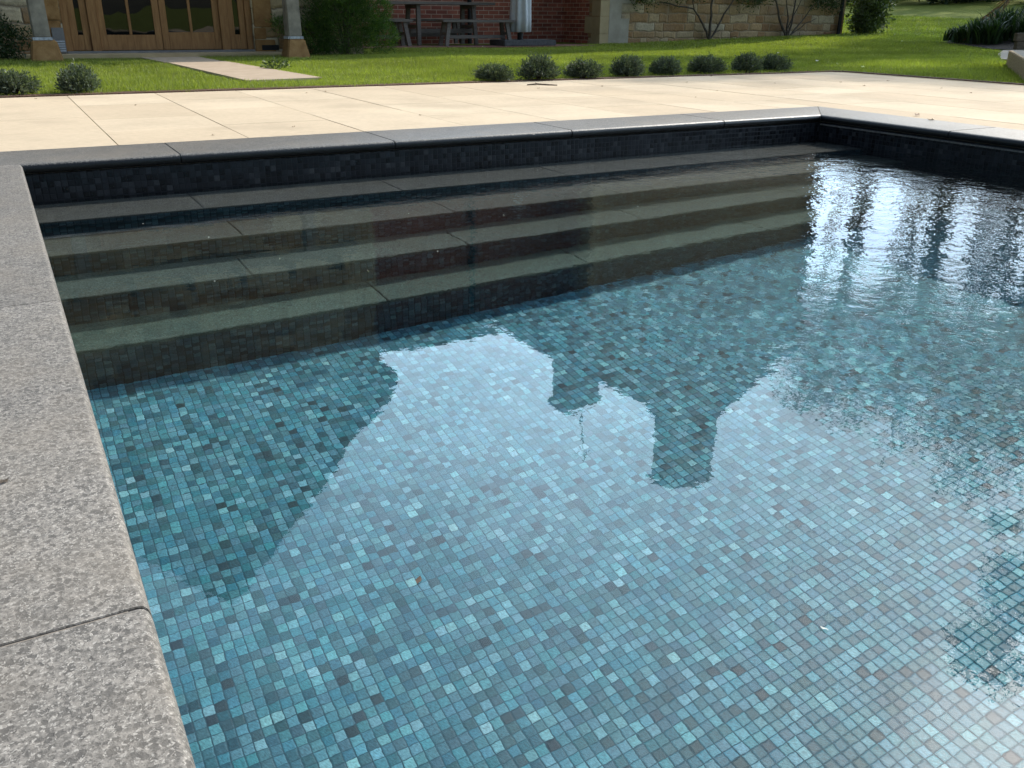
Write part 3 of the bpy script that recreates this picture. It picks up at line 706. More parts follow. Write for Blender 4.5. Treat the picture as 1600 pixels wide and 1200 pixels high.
def table():
    root = empty('picnic_table', (7.4, 12.15, GZ), 'long weathered timber picnic table in front of the red brick wall', 'table')
    t = MB()
    for k in range(5): t.box(6.36, 8.52, 11.83 + k * 0.138, 11.83 + k * 0.138 + 0.130, 0.715, 0.76)
    t.build('tabletop', M_TEAK, root, bevel=0.004)
    for x in (6.98, 8.1):
        for sy in (-1, 1):
            l = MB(); l.beam((x + (0.03 if x > 7.5 else -0.03), 12.17 + sy * 0.3, GZ), (x, 12.17 + sy * 0.22, 0.714), 0.075, 0.06, up=(0, 1, 0)); l.build('leg', M_TEAK, root, bevel=0.004)
    c = MB(); c.box(6.9, 8.2, 12.15, 12.19, 0.22, 0.30)
    for x in (6.96, 8.12): c.box(x - 0.03, x + 0.03, 11.93, 12.41, 0.31, 0.37); c.box(x - 0.03, x + 0.03, 11.9, 12.44, 0.65, 0.713)
    c.build('stretcher', M_TEAK, root, bevel=0.004)
table()
def parasol():
    x, y = 8.82, 11.4
    root = empty('parasol', (x, y, GZ), 'closed pale grey parasol on a dark square base against the red brick wall', 'parasol')
    b = MB(); b.box(x - 0.5, x + 0.62, y - 0.3, y + 0.3, GZ, GZ + 0.1); b.build('base', M_BASE, root, bevel=0.012)
    p = MB(); p.tube([(x, y, GZ + 0.1), (x, y, 2.7)], 0.03, 12); p.tube([(x, y, GZ + 0.1), (x, y, GZ + 0.22)], 0.055, 12); p.build('pole', M_BLACK, root, smooth=False)
    zs = [0.255, 0.26, 0.5, 0.9, 1.4, 1.9, 2.3, 2.55, 2.62]; rs = [0.17, 0.192, 0.19, 0.175, 0.155, 0.125, 0.09, 0.05, 0.015]
    n = 64; V = []; F = []
    for i, (z, r) in enumerate(zip(zs, rs)):
        for k in range(n):
            a = 2 * math.pi * k / n
            f = 1 + 0.13 * math.cos(8 * a + 0.5 * z) * (1.0 if r > 0.06 else 0.3) + 0.05 * math.sin(3 * a + 2.0 * z)
            V.append((r * f * math.cos(a) + 0.012 * math.sin(2 * z), r * f * math.sin(a), z - GZ))
    for i in range(len(zs) - 1):
        for k in range(n): F.append((i * n + k, i * n + (k + 1) % n, (i + 1) * n + (k + 1) % n, (i + 1) * n + k))
    np_mesh('canopy', np.array(V), np.array(F), M_CANVAS, root, smooth=True)
parasol()

# ------------------------------------------------------------------ plants
def ellipsoid_points(n, r=rng, shell=0.55):
    d = unit(r.normal(size=(n, 3))); q = (shell + (1 - shell) * r.random((n, 1))); return d * q, d

def lavender_mesh(seed):
    r = np.random.default_rng(seed); parts = []
    n = 420
    th = r.random(n) * 2 * np.pi; ph = np.arccos(1 - r.random(n) * 1.02)      # stems fan from a low centre
    d = np.stack([np.sin(ph) * np.cos(th), np.sin(ph) * np.sin(th), np.cos(ph)], 1)
    lump = 1 + 0.15 * np.sin(2 * th + seed) * np.sin(ph) + 0.12 * np.sin(5 * th + 2 * seed) * np.sin(2.5 * ph + seed) + r.normal(0, 0.10, n)
    L = np.stack([0.18 * lump, 0.18 * lump, 0.165 * lump], 1)
    tip = d * L; tip[:, 2] += 0.03
    st = unit(d + np.array([0, 0, 0.7]))
    for j in range(13):
        t = 0.5 + 0.5 * (j / 12.0)
        P = tip * t + r.normal(0, 0.004, (n, 3)); P[:, 2] = np.maximum(P[:, 2], 0.01)
        D = unit(st + r.normal(0, 0.75 if j < 10 else 0.4, (n, 3)))
        parts.append(leaf_arrays(P, D, r.uniform(0.026, 0.045, n), r.uniform(0.007, 0.011, n), 0.1, r))
    return join_arrays(parts)
lav_src = [lavender_mesh(s) for s in (3, 8, 21)]
def stems_mesh(seed):
    r = random.Random(seed); m = MB()
    for k in range(16):
        a = r.uniform(0, 6.28); q = r.uniform(0.05, 0.11)
        m.tube([(0, 0, -0.01), (q * 0.6 * math.cos(a), q * 0.6 * math.sin(a), 0.08), (q * math.cos(a), q * math.sin(a), 0.17)], [0.006, 0.004, 0.002], 5)
    return m
lav_meshes = None
LAV = [(0.09, 3.58, 0.88, 'grey green lavender bush cut by the left edge of the photo'), (0.52, 3.58, 0.95, 'grey green lavender bush at the paving edge left of the path, second from the left'),
       (4.03, 3.48, 0.86, 'lavender bush at the left end of the row of eight'), (4.51, 3.48, 1.02, 'second lavender bush from the left in the row of eight'),
       (5.02, 3.48, 0.95, 'third lavender bush from the left in the row of eight'), (5.59, 3.54, 0.90, 'fourth lavender bush from the left in the row of eight'),
       (6.12, 3.60, 0.90, 'fifth lavender bush from the left in the row of eight'), (6.66, 3.60, 0.98, 'sixth lavender bush from the left in the row of eight'),
       (7.27, 3.62, 0.97, 'seventh lavender bush from the left in the row of eight'), (7.72, 3.66, 1.0, 'last lavender bush, at the right end of the row of eight')]
protos = []
for i, (x, y, s, l) in enumerate(LAV):
    if i < 3:
        e = empty('lavender_bush', (0, 0, 0), l, 'lavender', 'lavender bushes along the paving')
        np_mesh('foliage', *lav_src[i], M_LAV, e); stems_mesh(i).build('stem', M_TWIG, e); protos.append(e)
    else:
        src = protos[i % 3]; e = src.copy(); COL.objects.link(e); e['label'] = l
        for ch in src.children:
            c = ch.copy(); COL.objects.link(c); c.parent = e
    e.location = (x, y, 0); e.rotation_euler = (0, 0, 1.3 * i); s *= 0.99; e.scale = (s, 0.97 * s * [1, .9, 1.1, .95][i % 4], s * [0.88, 0.98, .82, 1.02, 0.86, 1.04, .9][i % 7])

def shrub(name, loc, blobs, n, ll, lw, mat, label, cat, up=0.3, stems=5, shell=0.5, group=None, stemmat=None, seed=1, droop=0.1, jitter=0.6):
    """shrub of leaf clumps: blobs are (dx, dy, dz, rx, ry, rz)"""
    r = np.random.default_rng(seed); root = empty(name, loc, label, cat, group); parts = []
    vol = np.array([b[3] * b[4] + b[4] * b[5] + b[3] * b[5] for b in blobs]); share = (n * vol / vol.sum()).astype(int)
    for b, k in zip(blobs, share):
        q, d = ellipsoid_points(k, r, shell)
        lump = 1 + 0.16 * np.sin(7 * d[:, :1] + 3 * d[:, 1:2]) + 0.12 * np.sin(9 * d[:, 2:3] + seed + 5 * d[:, :1])
        P = q * lump * np.array(b[3:6]) + np.array(b[:3]); keep = P[:, 2] > 0.0; P, d = P[keep], d[keep]
        D = unit(d * 0.6 + np.array([0, 0, up]) + r.normal(0, jitter, P.shape))
        parts.append(leaf_arrays(P, D, r.uniform(ll * 0.6, ll * 1.3, len(P)), r.uniform(lw * 0.7, lw * 1.3, len(P)), droop, r))
    np_mesh('foliage', *join_arrays(parts), mat, root)
    if stems:
        rr = random.Random(seed); m = MB()
        for k in range(stems):
            b = rr.choice(blobs); tx, ty, tz = b[0] + rr.uniform(-.5, .5) * b[3], b[1] + rr.uniform(-.5, .5) * b[4], b[2] + rr.uniform(0, .5) * b[5]
            o = Vector((loc[0], loc[1], loc[2]))
            m.tube([o + Vector((0, 0, -0.05)), o + Vector((tx * 0.4, ty * 0.4, tz * 0.5)), o + Vector((tx, ty, tz))], [0.022, 0.014, 0.005], 6)
        m.build('stem', stemmat or M_DKBARK, root)
    return root
shrub('feathery_shrub', (4.55, 9.0, 0), [(0, 0, 0.42, 0.56, 0.42, 0.47), (-0.15, 0, 0.9, 0.5, 0.4, 0.55), (0.12, 0.05, 1.25, 0.42, 0.4, 0.5), (0.36, -0.1, 0.62, 0.30, 0.28, 0.42), (0.62, 0.1, 0.24, 0.22, 0.22, 0.26), (-0.5, 0.0, 0.2, 0.28, 0.28, 0.3), (-0.85, 0.12, 0.4, 0.2, 0.14, 0.12)],
      34000, 0.07, 0.0085, M_CONIFER, 'big feathery green shrub with sunlit yellow green tips beside the right pergola post', 'shrub', up=0.75, stems=8, shell=0.6, seed=4, droop=0.2, jitter=0.4)
shrub('evergreen_shrub', (-0.25, 8.85, 0), [(0, 0, 0.28, 0.68, 0.4, 0.36), (0.3, 0, 0.2, 0.38, 0.35, 0.34), (-0.5, 0, 0.3, 0.5, 0.4, 0.45)], 9000, 0.05, 0.018, M_DKLEAF,
      'low dark evergreen shrub at the left edge, in front of the left pergola post', 'shrub', seed=9)
shrub('corner_shrub', (18.55, 11.6, 0.19), [(0, 0, 0.35, 0.5, 0.4, 0.4), (-0.05, 0, 0.8, 0.55, 0.45, 0.5), (0.1, 0.1, 1.4, 0.5, 0.45, 0.5), (-0.3, -0.1, 0.25, 0.3, 0.3, 0.3)], 7000, 0.085, 0.045, M_SHRUB,
      'leafy shrub at the right corner of the sandstone gable beside the black downpipe', 'shrub', seed=12)
shrub('path_weed', (2.66, 5.9, 0), [(0, 0, 0.03, 0.14, 0.12, 0.07)], 260, 0.06, 0.014, M_SHRUB, 'small grey green weed growing at the right edge of the path', 'weed', up=0.8, stems=0, seed=2)

def climber(x, z, blobs, stems, label, seed):
    root = empty('climbing_shrub', (x, 11.7, z), label, 'climbing shrub', 'climbers trained on the sandstone wall'); r = np.random.default_rng(seed); rr = random.Random(seed)
    m = MB()
    for pts, q in stems:
        P = [Vector((x + a, 11.7 + rr.uniform(-0.04, 0.02), z + b)) for a, b in pts]
        # wander a little between the given points
        Q = []
        for a, b in zip(P[:-1], P[1:]):
            for t in (0, .25, .5, .75): Q.append(a.lerp(b, t) + Vector((rr.uniform(-.012, .012), rr.uniform(-.01, .01), rr.uniform(-.012, .012))))
        Q.append(P[-1]); m.tube(Q, [q * (1 - 0.6 * i / len(Q)) for i in range(len(Q))], 6)
    m.build('stem', M_DKBARK, root)
    parts = []
    for (bx, bz, rx, rz, n) in blobs:
        q, d = ellipsoid_points(n, r, 0.1)
        P = q * np.array([rx, 0.11, rz]) * (1 + 0.2 * np.sin(8 * d[:, :1] + seed)) + np.array([bx, -0.04, bz])
        D = unit(r.normal(0, 1, P.shape) + np.array([0, -0.6, 0.1])); parts.append(leaf_arrays(P, D, r.uniform(0.03, 0.06, n), r.uniform(0.018, 0.03, n), 0.1, r))
    np_mesh('foliage', *join_arrays(parts), M_IVY, root)
climber(13.72, 0.07, [(-1.3, 1.05, 0.75, 0.42, 1500), (-0.5, 1.15, 0.6, 0.45, 900), (-1.9, 0.85, 0.4, 0.3, 700), (0.95, 0.95, 0.5, 0.38, 900), (0.2, 1.6, 1.2, 0.4, 1500), (1.3, 0.85, 0.25, 0.2, 300)],
        [([(0, 0), (-0.22, 0.35), (-0.5, 0.62), (-1.4, 0.75)], 0.026), ([(0, 0), (-0.03, 0.5), (-0.02, 1.0), (0.1, 1.7)], 0.032), ([(0.02, 0), (0.3, 0.42), (0.6, 0.9), (0.9, 1.2)], 0.024), ([(0.1, 0.12), (0.22, 0.3), (0.14, 0.36)], 0.012), ([(0.1, 0.12), (0.28, 0.22)], 0.01), ([(-0.5, 0.62), (-0.7, 1.2)], 0.012)],
        'bare stemmed climbing shrub trained on the left part of the sandstone wall', 5)
climber(16.0, 0.13, [(-0.75, 0.95, 0.45, 0.3, 600), (0.95, 0.85, 0.55, 0.34, 1300), (1.35, 0.7, 0.3, 0.28, 500), (0.2, 1.5, 1.2, 0.4, 1500), (0.6, 1.1, 0.5, 0.3, 700)],
        [([(0, 0), (-0.25, 0.35), (-0.45, 0.75), (-0.9, 0.95)], 0.034), ([(0, 0), (0.0, 0.4), (-0.15, 0.9)], 0.024), ([(0.03, 0), (0.12, 0.5), (0.15, 1.2)], 0.026), ([(0.04, 0), (0.4, 0.35), (0.7, 0.7)], 0.02), ([(0.05, 0), (0.55, 0.28), (0.9, 0.4)], 0.014), ([(0, 0.2), (0.3, 0.8)], 0.015)],
        'many stemmed climbing shrub on the sandstone wall, near the black downpipe', 6)

# ------------------------------------------------------------------ garden bed at the right
def zl(x, y): return float(lawn_z(np.array(x), np.array(y)))
def bed():
    m = MB(); pts = [(17.1, 8.3), (16.4, 7.9), (15.9, 7.1), (15.25, 6.1), (15.3, 5.75), (17.2, 4.7), (21, 5.5), (20, 8.5)]
    n = len(pts); cx, cy = 17.6, 6.6
    vs = [(x, y, zl(x, y) + 0.012) for x, y in pts] + [(cx, cy, zl(cx, cy) + 0.16)]
    m.add(vs, [(i, (i + 1) % n, n) for i in range(n)]); tag(m.build('garden_bed_soil', M_MULCH), kind='structure')
    g = MB(); pts = [(12.6, 4.15), (13.7, 4.95), (15.05, 5.75), (16.6, 4.85), (15.2, 4.35), (13.6, 3.7), (12.4, 3.6)]
    g.add([(x, y, zl(x, y) + 0.012) for x, y in pts], [tuple(range(len(pts)))]); tag(g.build('gravel_path', M_PALE), kind='structure')
bed()
def sleeper(a, b, z0, h, t, mat, label):
    m = MB(); za, zb = zl(*a) + z0, zl(*b) + z0
    m.beam((a[0], a[1], za + h / 2), (b[0], b[1], zb + h / 2), t, h)
    tag(m.build('timber_sleeper', mat, own=True, bevel=0.008), label, 'sleeper', 'timber edging of the garden bed')
sleeper((11.5, 3.32), (8.62, 1.19), -0.02, 0.2, 0.05, M_SLEEPER, 'pale sawn timber board edging the lawn at the right of the photo')
sleeper((15.3, 5.72), (17.4, 4.55), -0.02, 0.16, 0.1, M_SLEEPER2, 'dark lower sleeper of the raised bed under the strappy plants')
sleeper((15.28, 5.74), (17.4, 4.57), 0.145, 0.13, 0.1, M_SLEEPER2, 'grey topped upper sleeper of the raised bed under the strappy plants')

def strap_mesh(seed, n, h):
    r = np.random.default_rng(seed); V = []; F = []; b = 0
    for k in range(n):
        a = r.random() * 6.283; out = r.uniform(0.12, 0.5) * h; hh = h * r.uniform(0.6, 1.05); w = r.uniform(0.012, 0.024)
        px, py = r.normal(0, 0.07, 2); dx, dy = math.cos(a), math.sin(a); sx, sy = -dy, dx
        for i in range(5):
            t = i / 4; q = out * t ** 1.8; z = hh * (t - 0.28 * t ** 3); ww = w * (1 - t ** 2) + 0.001
            V += [(px + dx * q - sx * ww, py + dy * q - sy * ww, z), (px + dx * q + sx * ww, py + dy * q + sy * ww, z)]
            if i: F.append((b + 2 * i - 2, b + 2 * i - 1, b + 2 * i + 1, b + 2 * i))
        b += 10
    return np.array(V), np.array(F)
STR = [(16.75, 7.95, 0.28), (16.45, 7.55, 0.36), (16.25, 7.15, 0.46), (16.75, 7.45, 0.5), (16.1, 6.7, 0.5), (16.6, 6.95, 0.66), (17.1, 7.1, 0.7), (16.5, 6.35, 0.6), (17.0, 6.5, 0.72), (17.4, 6.2, 0.75), (16.9, 5.9, 0.62), (17.5, 5.6, 0.7), (17.9, 6.9, 0.8)]
sl = ['dark strappy plant at the low left tip of the garden bed', 'dark strappy plant second from the left tip of the garden bed', 'dark strappy plant at the front of the bed, under the dry palm leaf', 'upright strappy plant at the back left of the bed']
sp = None
smesh = [bpy.data.meshes.new('x') for _ in range(0)]
for i, (x, y, h) in enumerate(STR):
    lab = sl[i] if i < len(sl) else 'dark strappy plant in the dense clump behind the sleepers'
    V, F = strap_mesh(40 + i, 150, h * 1.25); z = zl(x, y) + 0.03
    o = np_mesh('strappy_plant', V, F, M_STRAP); o.location = (x, y, z); tag(o, lab, 'plant', 'dark strappy plants in the garden bed')
s = shrub('flowering_shrub', (18.2, 6.75, 0.2), [(0, 0, 0.55, 0.7, 0.6, 0.55), (0.2, 0, 1.0, 0.6, 0.6, 0.45), (-0.4, 0.1, 0.6, 0.4, 0.4, 0.4)], 6000, 0.06, 0.028, M_DKLEAF,
          'dark shrub with clusters of white flowers at the right edge of the photo', 'shrub', seed=15)
r_ = np.random.default_rng(3)
for k in range(34):
    q, d = ellipsoid_points(1, r_, 0.97); c = q[0] * np.array([0.78, 0.68, 0.6]) + np.array([-0.05, 0, 0.85])
    m = MB(); n = 9; ring = lambda q, z: [(c[0] + s.location.x + q * math.cos(a), c[1] + s.location.y + q * math.sin(a), c[2] + s.location.z + z) for a in [6.2832 * j / n for j in range(n)]]
    V = [(c[0] + s.location.x, c[1] + s.location.y, c[2] + s.location.z + 0.045)] + [tuple(p + r_.normal(0, 0.012) for p in q) for q in ring(0.035, 0.03) + ring(0.06, 0.0)]
    m.add(V, [(0, 1 + j, 1 + (j + 1) % n) for j in range(n)] + [(1 + j, 1 + n + j, 1 + n + (j + 1) % n, 1 + (j + 1) % n) for j in range(n)]); m.build('flower_cluster', M_FLOWER, s)

def frond(m_pts, length, mat, name, parent, seed, width=0.5, narrow=1.0):
    """feather-shaped palm leaf following the given points (local coordinates)"""
    r = np.random.default_rng(seed); P = np.array(m_pts, float); t = np.linspace(0, 1, 46)
    seg = np.linspace(0, 1, len(P)); C = np.stack([np.interp(t, seg, P[:, i]) for i in range(3)], 1)
    T = unit(np.gradient(C, axis=0)); S = unit(np.cross(T, [0, 0, 1.0]) + 1e-6); U = np.cross(S, T)
    parts = []
    for s_ in (-1, 1):
        for j in range(2):
            k = t > 0.16; n = k.sum()
            L = width * np.sin(np.pi * np.clip((t[k] - 0.08) / 0.98, 0.03, 1)) ** 0.7 * r.uniform(0.85, 1.1, n)
            D = T[k] * 0.75 + S[k] * s_ * narrow + U[k] * 0.15 + r.normal(0, 0.07, (n, 3))
            parts.append(leaf_arrays(C[k] + r.normal(0, 0.004, (n, 3)), D, L, 0.022, 0.28, r))
    V, F = join_arrays(parts)
    o = np_mesh(name, V, F, mat, parent); return o, C
def palm():
    base = Vector((18.6, 7.0, 0.18)); root = empty('palm', base, 'low palm behind the garden bed with a dry brown leaf hanging down', 'palm')
    m = MB(); n = 14
    m.tube([base + Vector((0.02 * math.sin(i), 0, i * 0.13 - 0.05)) for i in range(n)], [0.17 + (0.025 if i % 2 else 0) for i in range(n)], 12); m.build('trunk', M_DKBARK, root)
    rr = random.Random(4); ribs = MB()
    for k in range(13):
        a = k * 2.4 + 0.3; u = rr.uniform(0.2, 1.0); L = rr.uniform(1.5, 1.9)
        pts = [(0, 0, 1.7), (0.35 * L * math.cos(a), 0.35 * L * math.sin(a), 1.75 + 0.45 * u * L), (0.75 * L * math.cos(a), 0.75 * L * math.sin(a), 1.7 + 0.5 * u * L), (1.05 * L * math.cos(a), 1.05 * L * math.sin(a), 1.6 + 0.2 * u * L)]
        if abs((a % 6.283) - 2.9) < 0.5: pts[-1] = (pts[-1][0], pts[-1][1], 1.9)
        o, C = frond(pts, L, M_STRAP, 'frond', root, 60 + k, 0.42)
        ribs.tube([base + Vector(c) for c in C[::5]], 0.011, 5)
    pts = [(0, 0, 1.65), (-0.6, 0.35, 1.35), (-1.1, 0.55, 0.62), (-1.75, 0.5, 0.28), (-2.2, 0.42, 0.02)]
    o, C = frond(pts, 2, M_DEAD, 'frond', root, 99, 0.3, 0.45); o['label'] = 'dry reddish brown palm leaf hanging over the lawn'
    ribs.tube([base + Vector(c) for c in C[::4]], 0.012, 5)
    ribs.build('frond_rib', M_DKBARK, root)
palm()

# ------------------------------------------------------------------ trees seen in the water and by their shadows
def gum_tree(loc, h, crown_r, first, label, seed, trunk_r=0.16, lean=(0, 0), n=11000, leaf=0.2, flat=0.62):
    r = np.random.default_rng(seed); rr = random.Random(seed)
    root = empty('gum_tree', loc, label, 'tree', 'tall trees beyond the lawn'); base = Vector(loc); m = MB()
    top = Vector((lean[0], lean[1], h * 0.93)); pts = []
    for i in range(9):
        t = i / 8; pts.append(base + Vector((top.x * t + 0.10 * math.sin(3 * t + seed), top.y * t + 0.10 * math.cos(4 * t + seed), h * 0.93 * t - 0.1 * (i == 0))))
    m.tube(pts, [trunk_r * (1.25 if i == 0 else 1 - 0.75 * i / 8) for i in range(9)], 10)
    clumps = []
    for k in range(24):
        t = first + (1 - first) * rr.random() ** 0.8; p0 = pts[min(int(t * 8), 7)].lerp(pts[min(int(t * 8) + 1, 8)], (t * 8) % 1)
        a = rr.uniform(0, 6.283); L = crown_r * rr.uniform(0.35, 1.0) * (1.15 - 0.5 * (t - first) / (1 - first))
        tip = p0 + Vector((L * math.cos(a), L * math.sin(a), L * rr.uniform(0.15, 0.75)))
        mid = p0.lerp(tip, 0.5) + Vector((0, 0, -0.1 * L)); m.tube([p0, mid, tip], [trunk_r * 0.32, trunk_r * 0.2, 0.012], 6)
        clumps.append((tip - base, crown_r * rr.uniform(0.18, 0.42)))
    clumps.append((pts[8] - base, crown_r * 0.4))
    m.build('trunk', M_BARK, root)
    parts = []; k = n // len(clumps)
    for c, q in clumps:
        e, d = ellipsoid_points(k, r, 0.25)
        P = e * np.array([q, q, q * flat]) * (1 + 0.25 * np.sin(5 * d[:, :1] + 4 * d[:, 1:2])) + np.array(c)
        D = r.normal(0, 0.6, P.shape) + np.array([0, 0, -0.55]) + d * 0.4
        parts.append(leaf_arrays(P, D, r.uniform(leaf * 0.6, leaf * 1.2, k), r.uniform(leaf * 0.22, leaf * 0.4, k), 0.0, r))
    np_mesh('crown', *join_arrays(parts), M_GUM, root)
def pol(az, d): return (d * math.sin(rad(az)) - 0.05, d * math.cos(rad(az)) - 4.13)
TREES = [(51.4, 50, 19.5, 4.6, 0.62), (53.1, 56, 21.5, 4.6, 0.62), (55.5, 48, 18.0, 4.4, 0.60), (57.0, 54, 21.0, 4.6, 0.62), (58.5, 49, 18.5, 4.6, 0.58), (61.4, 46, 19.0, 4.4, 0.5), (63.6, 34, 14.8, 3.2, 0.45), (64.6, 52, 38.0, 5.4, 0.44), (49.9, 62, 20.5, 4.4, 0.64), (57.7, 66, 23.0, 4.8, 0.6), (60.2, 60, 22.5, 4.6, 0.66), (54.2, 64, 21.5, 4.6, 0.62)]
tl = ['gum tree mirrored nearest the house gable', 'gum tree mirrored between the first two dark trunks', 'stout gum trunk mirrored in the middle of the ripples', 'gum tree mirrored just right of the stout trunk', 'gum tree mirrored close to the right edge of the water',
      'gum tree mirrored as a dark trunk at the right edge of the water', 'broad gum tree that shades the lawn behind the garden bed', 'very tall gum tree whose leafy spray is mirrored low at the right edge', 'distant gum tree just beside the house corner', 'distant gum tree far behind the lawn, right of centre', 'distant gum tree behind the palm', 'distant gum tree in the middle of the far row']
for i, (a, d, h, cr_, f) in enumerate(TREES):
    x, y = pol(a, d); gum_tree((x, y, zl(x, y) - 0.1), h, cr_, f, tl[i], 70 + i, trunk_r=[0.62, 0.24, 0.70, 0.38, 0.5, 0.55, 0.26, 0.5, 0.3, 0.35, 0.45, 0.28][i], lean=(1.6 * math.sin(i * 2.1), 1.6 * math.cos(i)), leaf=0.24 if d < 40 else 0.42, n={6: 6500, 7: 14000}.get(i, 1200))
# a second rank of the same trees further back, copied with their trunks and crowns
roots = [o for o in COL.objects if o.name.startswith('gum_tree')]
for i, (a, d) in enumerate([(50.7, 71), (54.3, 73), (56.2, 69), (59.3, 71), (62.4, 66)]):
    src = roots[(i * 3 + 1) % 6]; o = src.copy(); COL.objects.link(o); x, y = pol(a, d); o.location = (x, y, zl(x, y) - 0.1); o.rotation_euler = (0, 0, 1.1 * i + 0.4); o.scale = (1.25, 1.25, 1.22)
    o['label'] = 'gum tree standing in the back rank beyond the far end of the lawn'
    for ch in src.children: k = ch.copy(); COL.objects.link(k); k.parent = o
for i in range(11):
    az = 43.5 + 1.75 * i; d = 45.5 + 4 * ((i * 7) % 3); x, y = pol(az, d); z = zl(x, y); w = 1.9 + 0.35 * ((i * 5) % 4)
    shrub('hedge_bush', (x, y, z), [(0, 0, 0.9, w, 1.4, 1.1), (0.3 * w, 0, 1.7, 0.7 * w, 1.2, 0.9 + 0.2 * (i % 3)), (-0.5 * w, 0.2, 1.3, 0.7 * w, 1.2, 1.0)], 3600, 0.26, 0.13, M_SHRUB if i in (0, 1) else M_DKLEAF,
          'sunlit olive bush at the far end of the lawn beside the house corner' if i < 2 else 'dark bush in the far row that closes the lawn', 'bush', seed=200 + i, stems=3, group='bushes along the far end of the lawn')

# ------------------------------------------------------------------ grass
def grass():
    r = np.random.default_rng(5)
    def scatter(x0, x1, y0, y1, dens):
        n = int((x1 - x0) * (y1 - y0) * dens); return np.stack([r.uniform(x0, x1, n), r.uniform(y0, y1, n)], 1)
    def blades(P, hgt, wid):
        x, y = P[:, 0], P[:, 1]
        k = np.ones(len(P), bool)
        k &= ~((x > 1.86 + (2 - 1.93) * 0 - (y - 4.2) * 0.035) & (x < 2.62 - (y - 4.2) * 0.045) & (y > 4.22))       # path
        k &= ~((x < 4.95) & (y > 8.97)); k &= ~((x > 4.9) & (x < 10.35) & (y > 10.92)); k &= ~((x > 10.3) & (x < 17.95) & (y > 11.78)); k &= ~((x < 10.9) & (y > 11.7))
        jit = 0.028 * np.sin(9 * x) + 0.02 * np.sin(23 * x + 1) + r.uniform(-0.03, 0.03, len(x)); k &= ~((x < PX + 0.05 + jit) & (y < PY + 0.05 + jit))
        k &= ~((x > 15.2) & (x > 15.2 + (y - 6.0) * 0.7) & (y < 8.2) & (y > 4.6)) & ~((x > 12.3) & (x < 16.6) & (y < 3.95 + (x - 12.3) * 0.68) & (y > 3.5 + (x - 12.3) * 0.32))
        az = np.degrees(np.arctan2(x + 0.05, y + 4.13)); k &= (az > -6) & (az < 68)
        # thin, ragged edge along the paving
        P = P[k]; n = len(P); x, y = P[:, 0], P[:, 1]; z = lawn_z(x, y)
        patch = 0.8 + 0.25 * np.sin(1.7 * x + 0.6 * y) * np.sin(1.3 * y - 0.4 * x) + 0.1 * np.sin(6.1 * x) * np.sin(5.3 * y)
        h = hgt * patch * r.uniform(0.55, 1.25, n); a = r.random(n) * 6.283; lean = h * r.uniform(0.1, 0.9, n); la = r.random(n) * 6.283
        B = np.stack([x, y, z - 0.004], 1); S = np.stack([np.cos(a), np.sin(a), np.zeros(n)], 1) * (wid * r.uniform(0.7, 1.3, n))[:, None] / 2
        T = B + np.stack([np.cos(la) * lean, np.sin(la) * lean, h], 1)
        return np.stack([B - S, B + S, T], 1).reshape(-1, 3)
    V = np.concatenate([blades(scatter(-1.3, 8.9, PY - 0.02, 9.0, 3400), 0.04, 0.0058), blades(scatter(8.4, 13, 0.2, 9, 2000), 0.042, 0.008), blades(scatter(4.5, 11, 9.0, 11.8, 1500), 0.045, 0.009),
                        blades(scatter(11, 18, 3, 12.2, 900), 0.048, 0.013), blades(scatter(17.9, 27, 9, 22, 260), 0.055, 0.03)])
    o = np_mesh('grass', V, np.arange(len(V)).reshape(-1, 3), M_GRASS); tag(o, 'short bright green lawn grass', 'grass', kind='stuff')
grass()

# ------------------------------------------------------------------ litter
def litter(name, x, y, z, s, rot, mat, label, cat, group=None, curl=0.3):
    V = np.array([(-0.5, 0, 0.02), (-0.2, -0.2, 0.05 * curl), (0.15, -0.22, 0.0), (0.5, 0, 0.25 * curl), (0.15, 0.2, 0.1 * curl), (-0.2, 0.22, 0.3 * curl), (0, 0, 0.12 * curl)]) * s
    F = np.array([(0, 1, 6), (1, 2, 6), (2, 3, 6), (3, 4, 6), (4, 5, 6), (5, 0, 6)])
    o = np_mesh(name, V, F, mat); o.location = (x, y, z); o.rotation_euler = (0, 0, rot); return tag(o, label, cat, group)
G1 = 'dry leaves on the paving'
for i, (x, y, s) in enumerate([(-0.06, 1.68, .045), (0.88, 0.60, .035), (1.34, 0.77, .035), (2.2, 1.02, .03), (2.22, 2.9, .05), (3.95, 2.55, .04), (4.58, 2.52, .045), (6.3, 2.2, .04), (5.2, 1.75, .03), (4.62, 1.33, .03), (7.0, 2.05, .05), (6.85, 1.65, .045), (7.25, 1.15, .05), (7.6, 2.0, .045), (7.05, 0.72, .045), (5.6, 2.62, .04), (0.75, 2.35, .035), (0.2, 3.1, .035), (2.05, 2.85, .03), (6.4, 3.2, .05)]):
    litter('fallen_leaf', x, y, 0.001, s * 0.75, i * 1.9, M_LITTER, 'small dry brown leaf lying on the pale paving', 'leaf', G1, 0.7)
litter('fallen_leaf', 5.06, -0.30, 0.002, .06, 0.3, M_LITTER, 'larger brown leaf on the right hand coping near the corner', 'leaf', None, 0.8)
litter('fallen_leaf', 4.9, -0.52, 0.002, .045, 2.3, M_LITTER, 'smaller brown leaf on the right hand coping, nearer the viewer', 'leaf', None, 0.8)
litter('fallen_leaf', -0.128, -2.91, 0.001, .014, 0.5, M_DKBARK, 'small black crumb on the left coping', 'debris', None, 1.0)
litter('floating_leaf', 0.35, -3.17, ZW + 0.001, .018, 0.9, M_TWIG, 'thin brown leaf floating on the water in the foreground', 'leaf', None, 0.4)
litter('floating_leaf', 0.77, -3.52, ZW + 0.001, .012, 2.1, M_FLOWER, 'tiny pale speck floating on the water at the lower right', 'petal', None, 0.8)
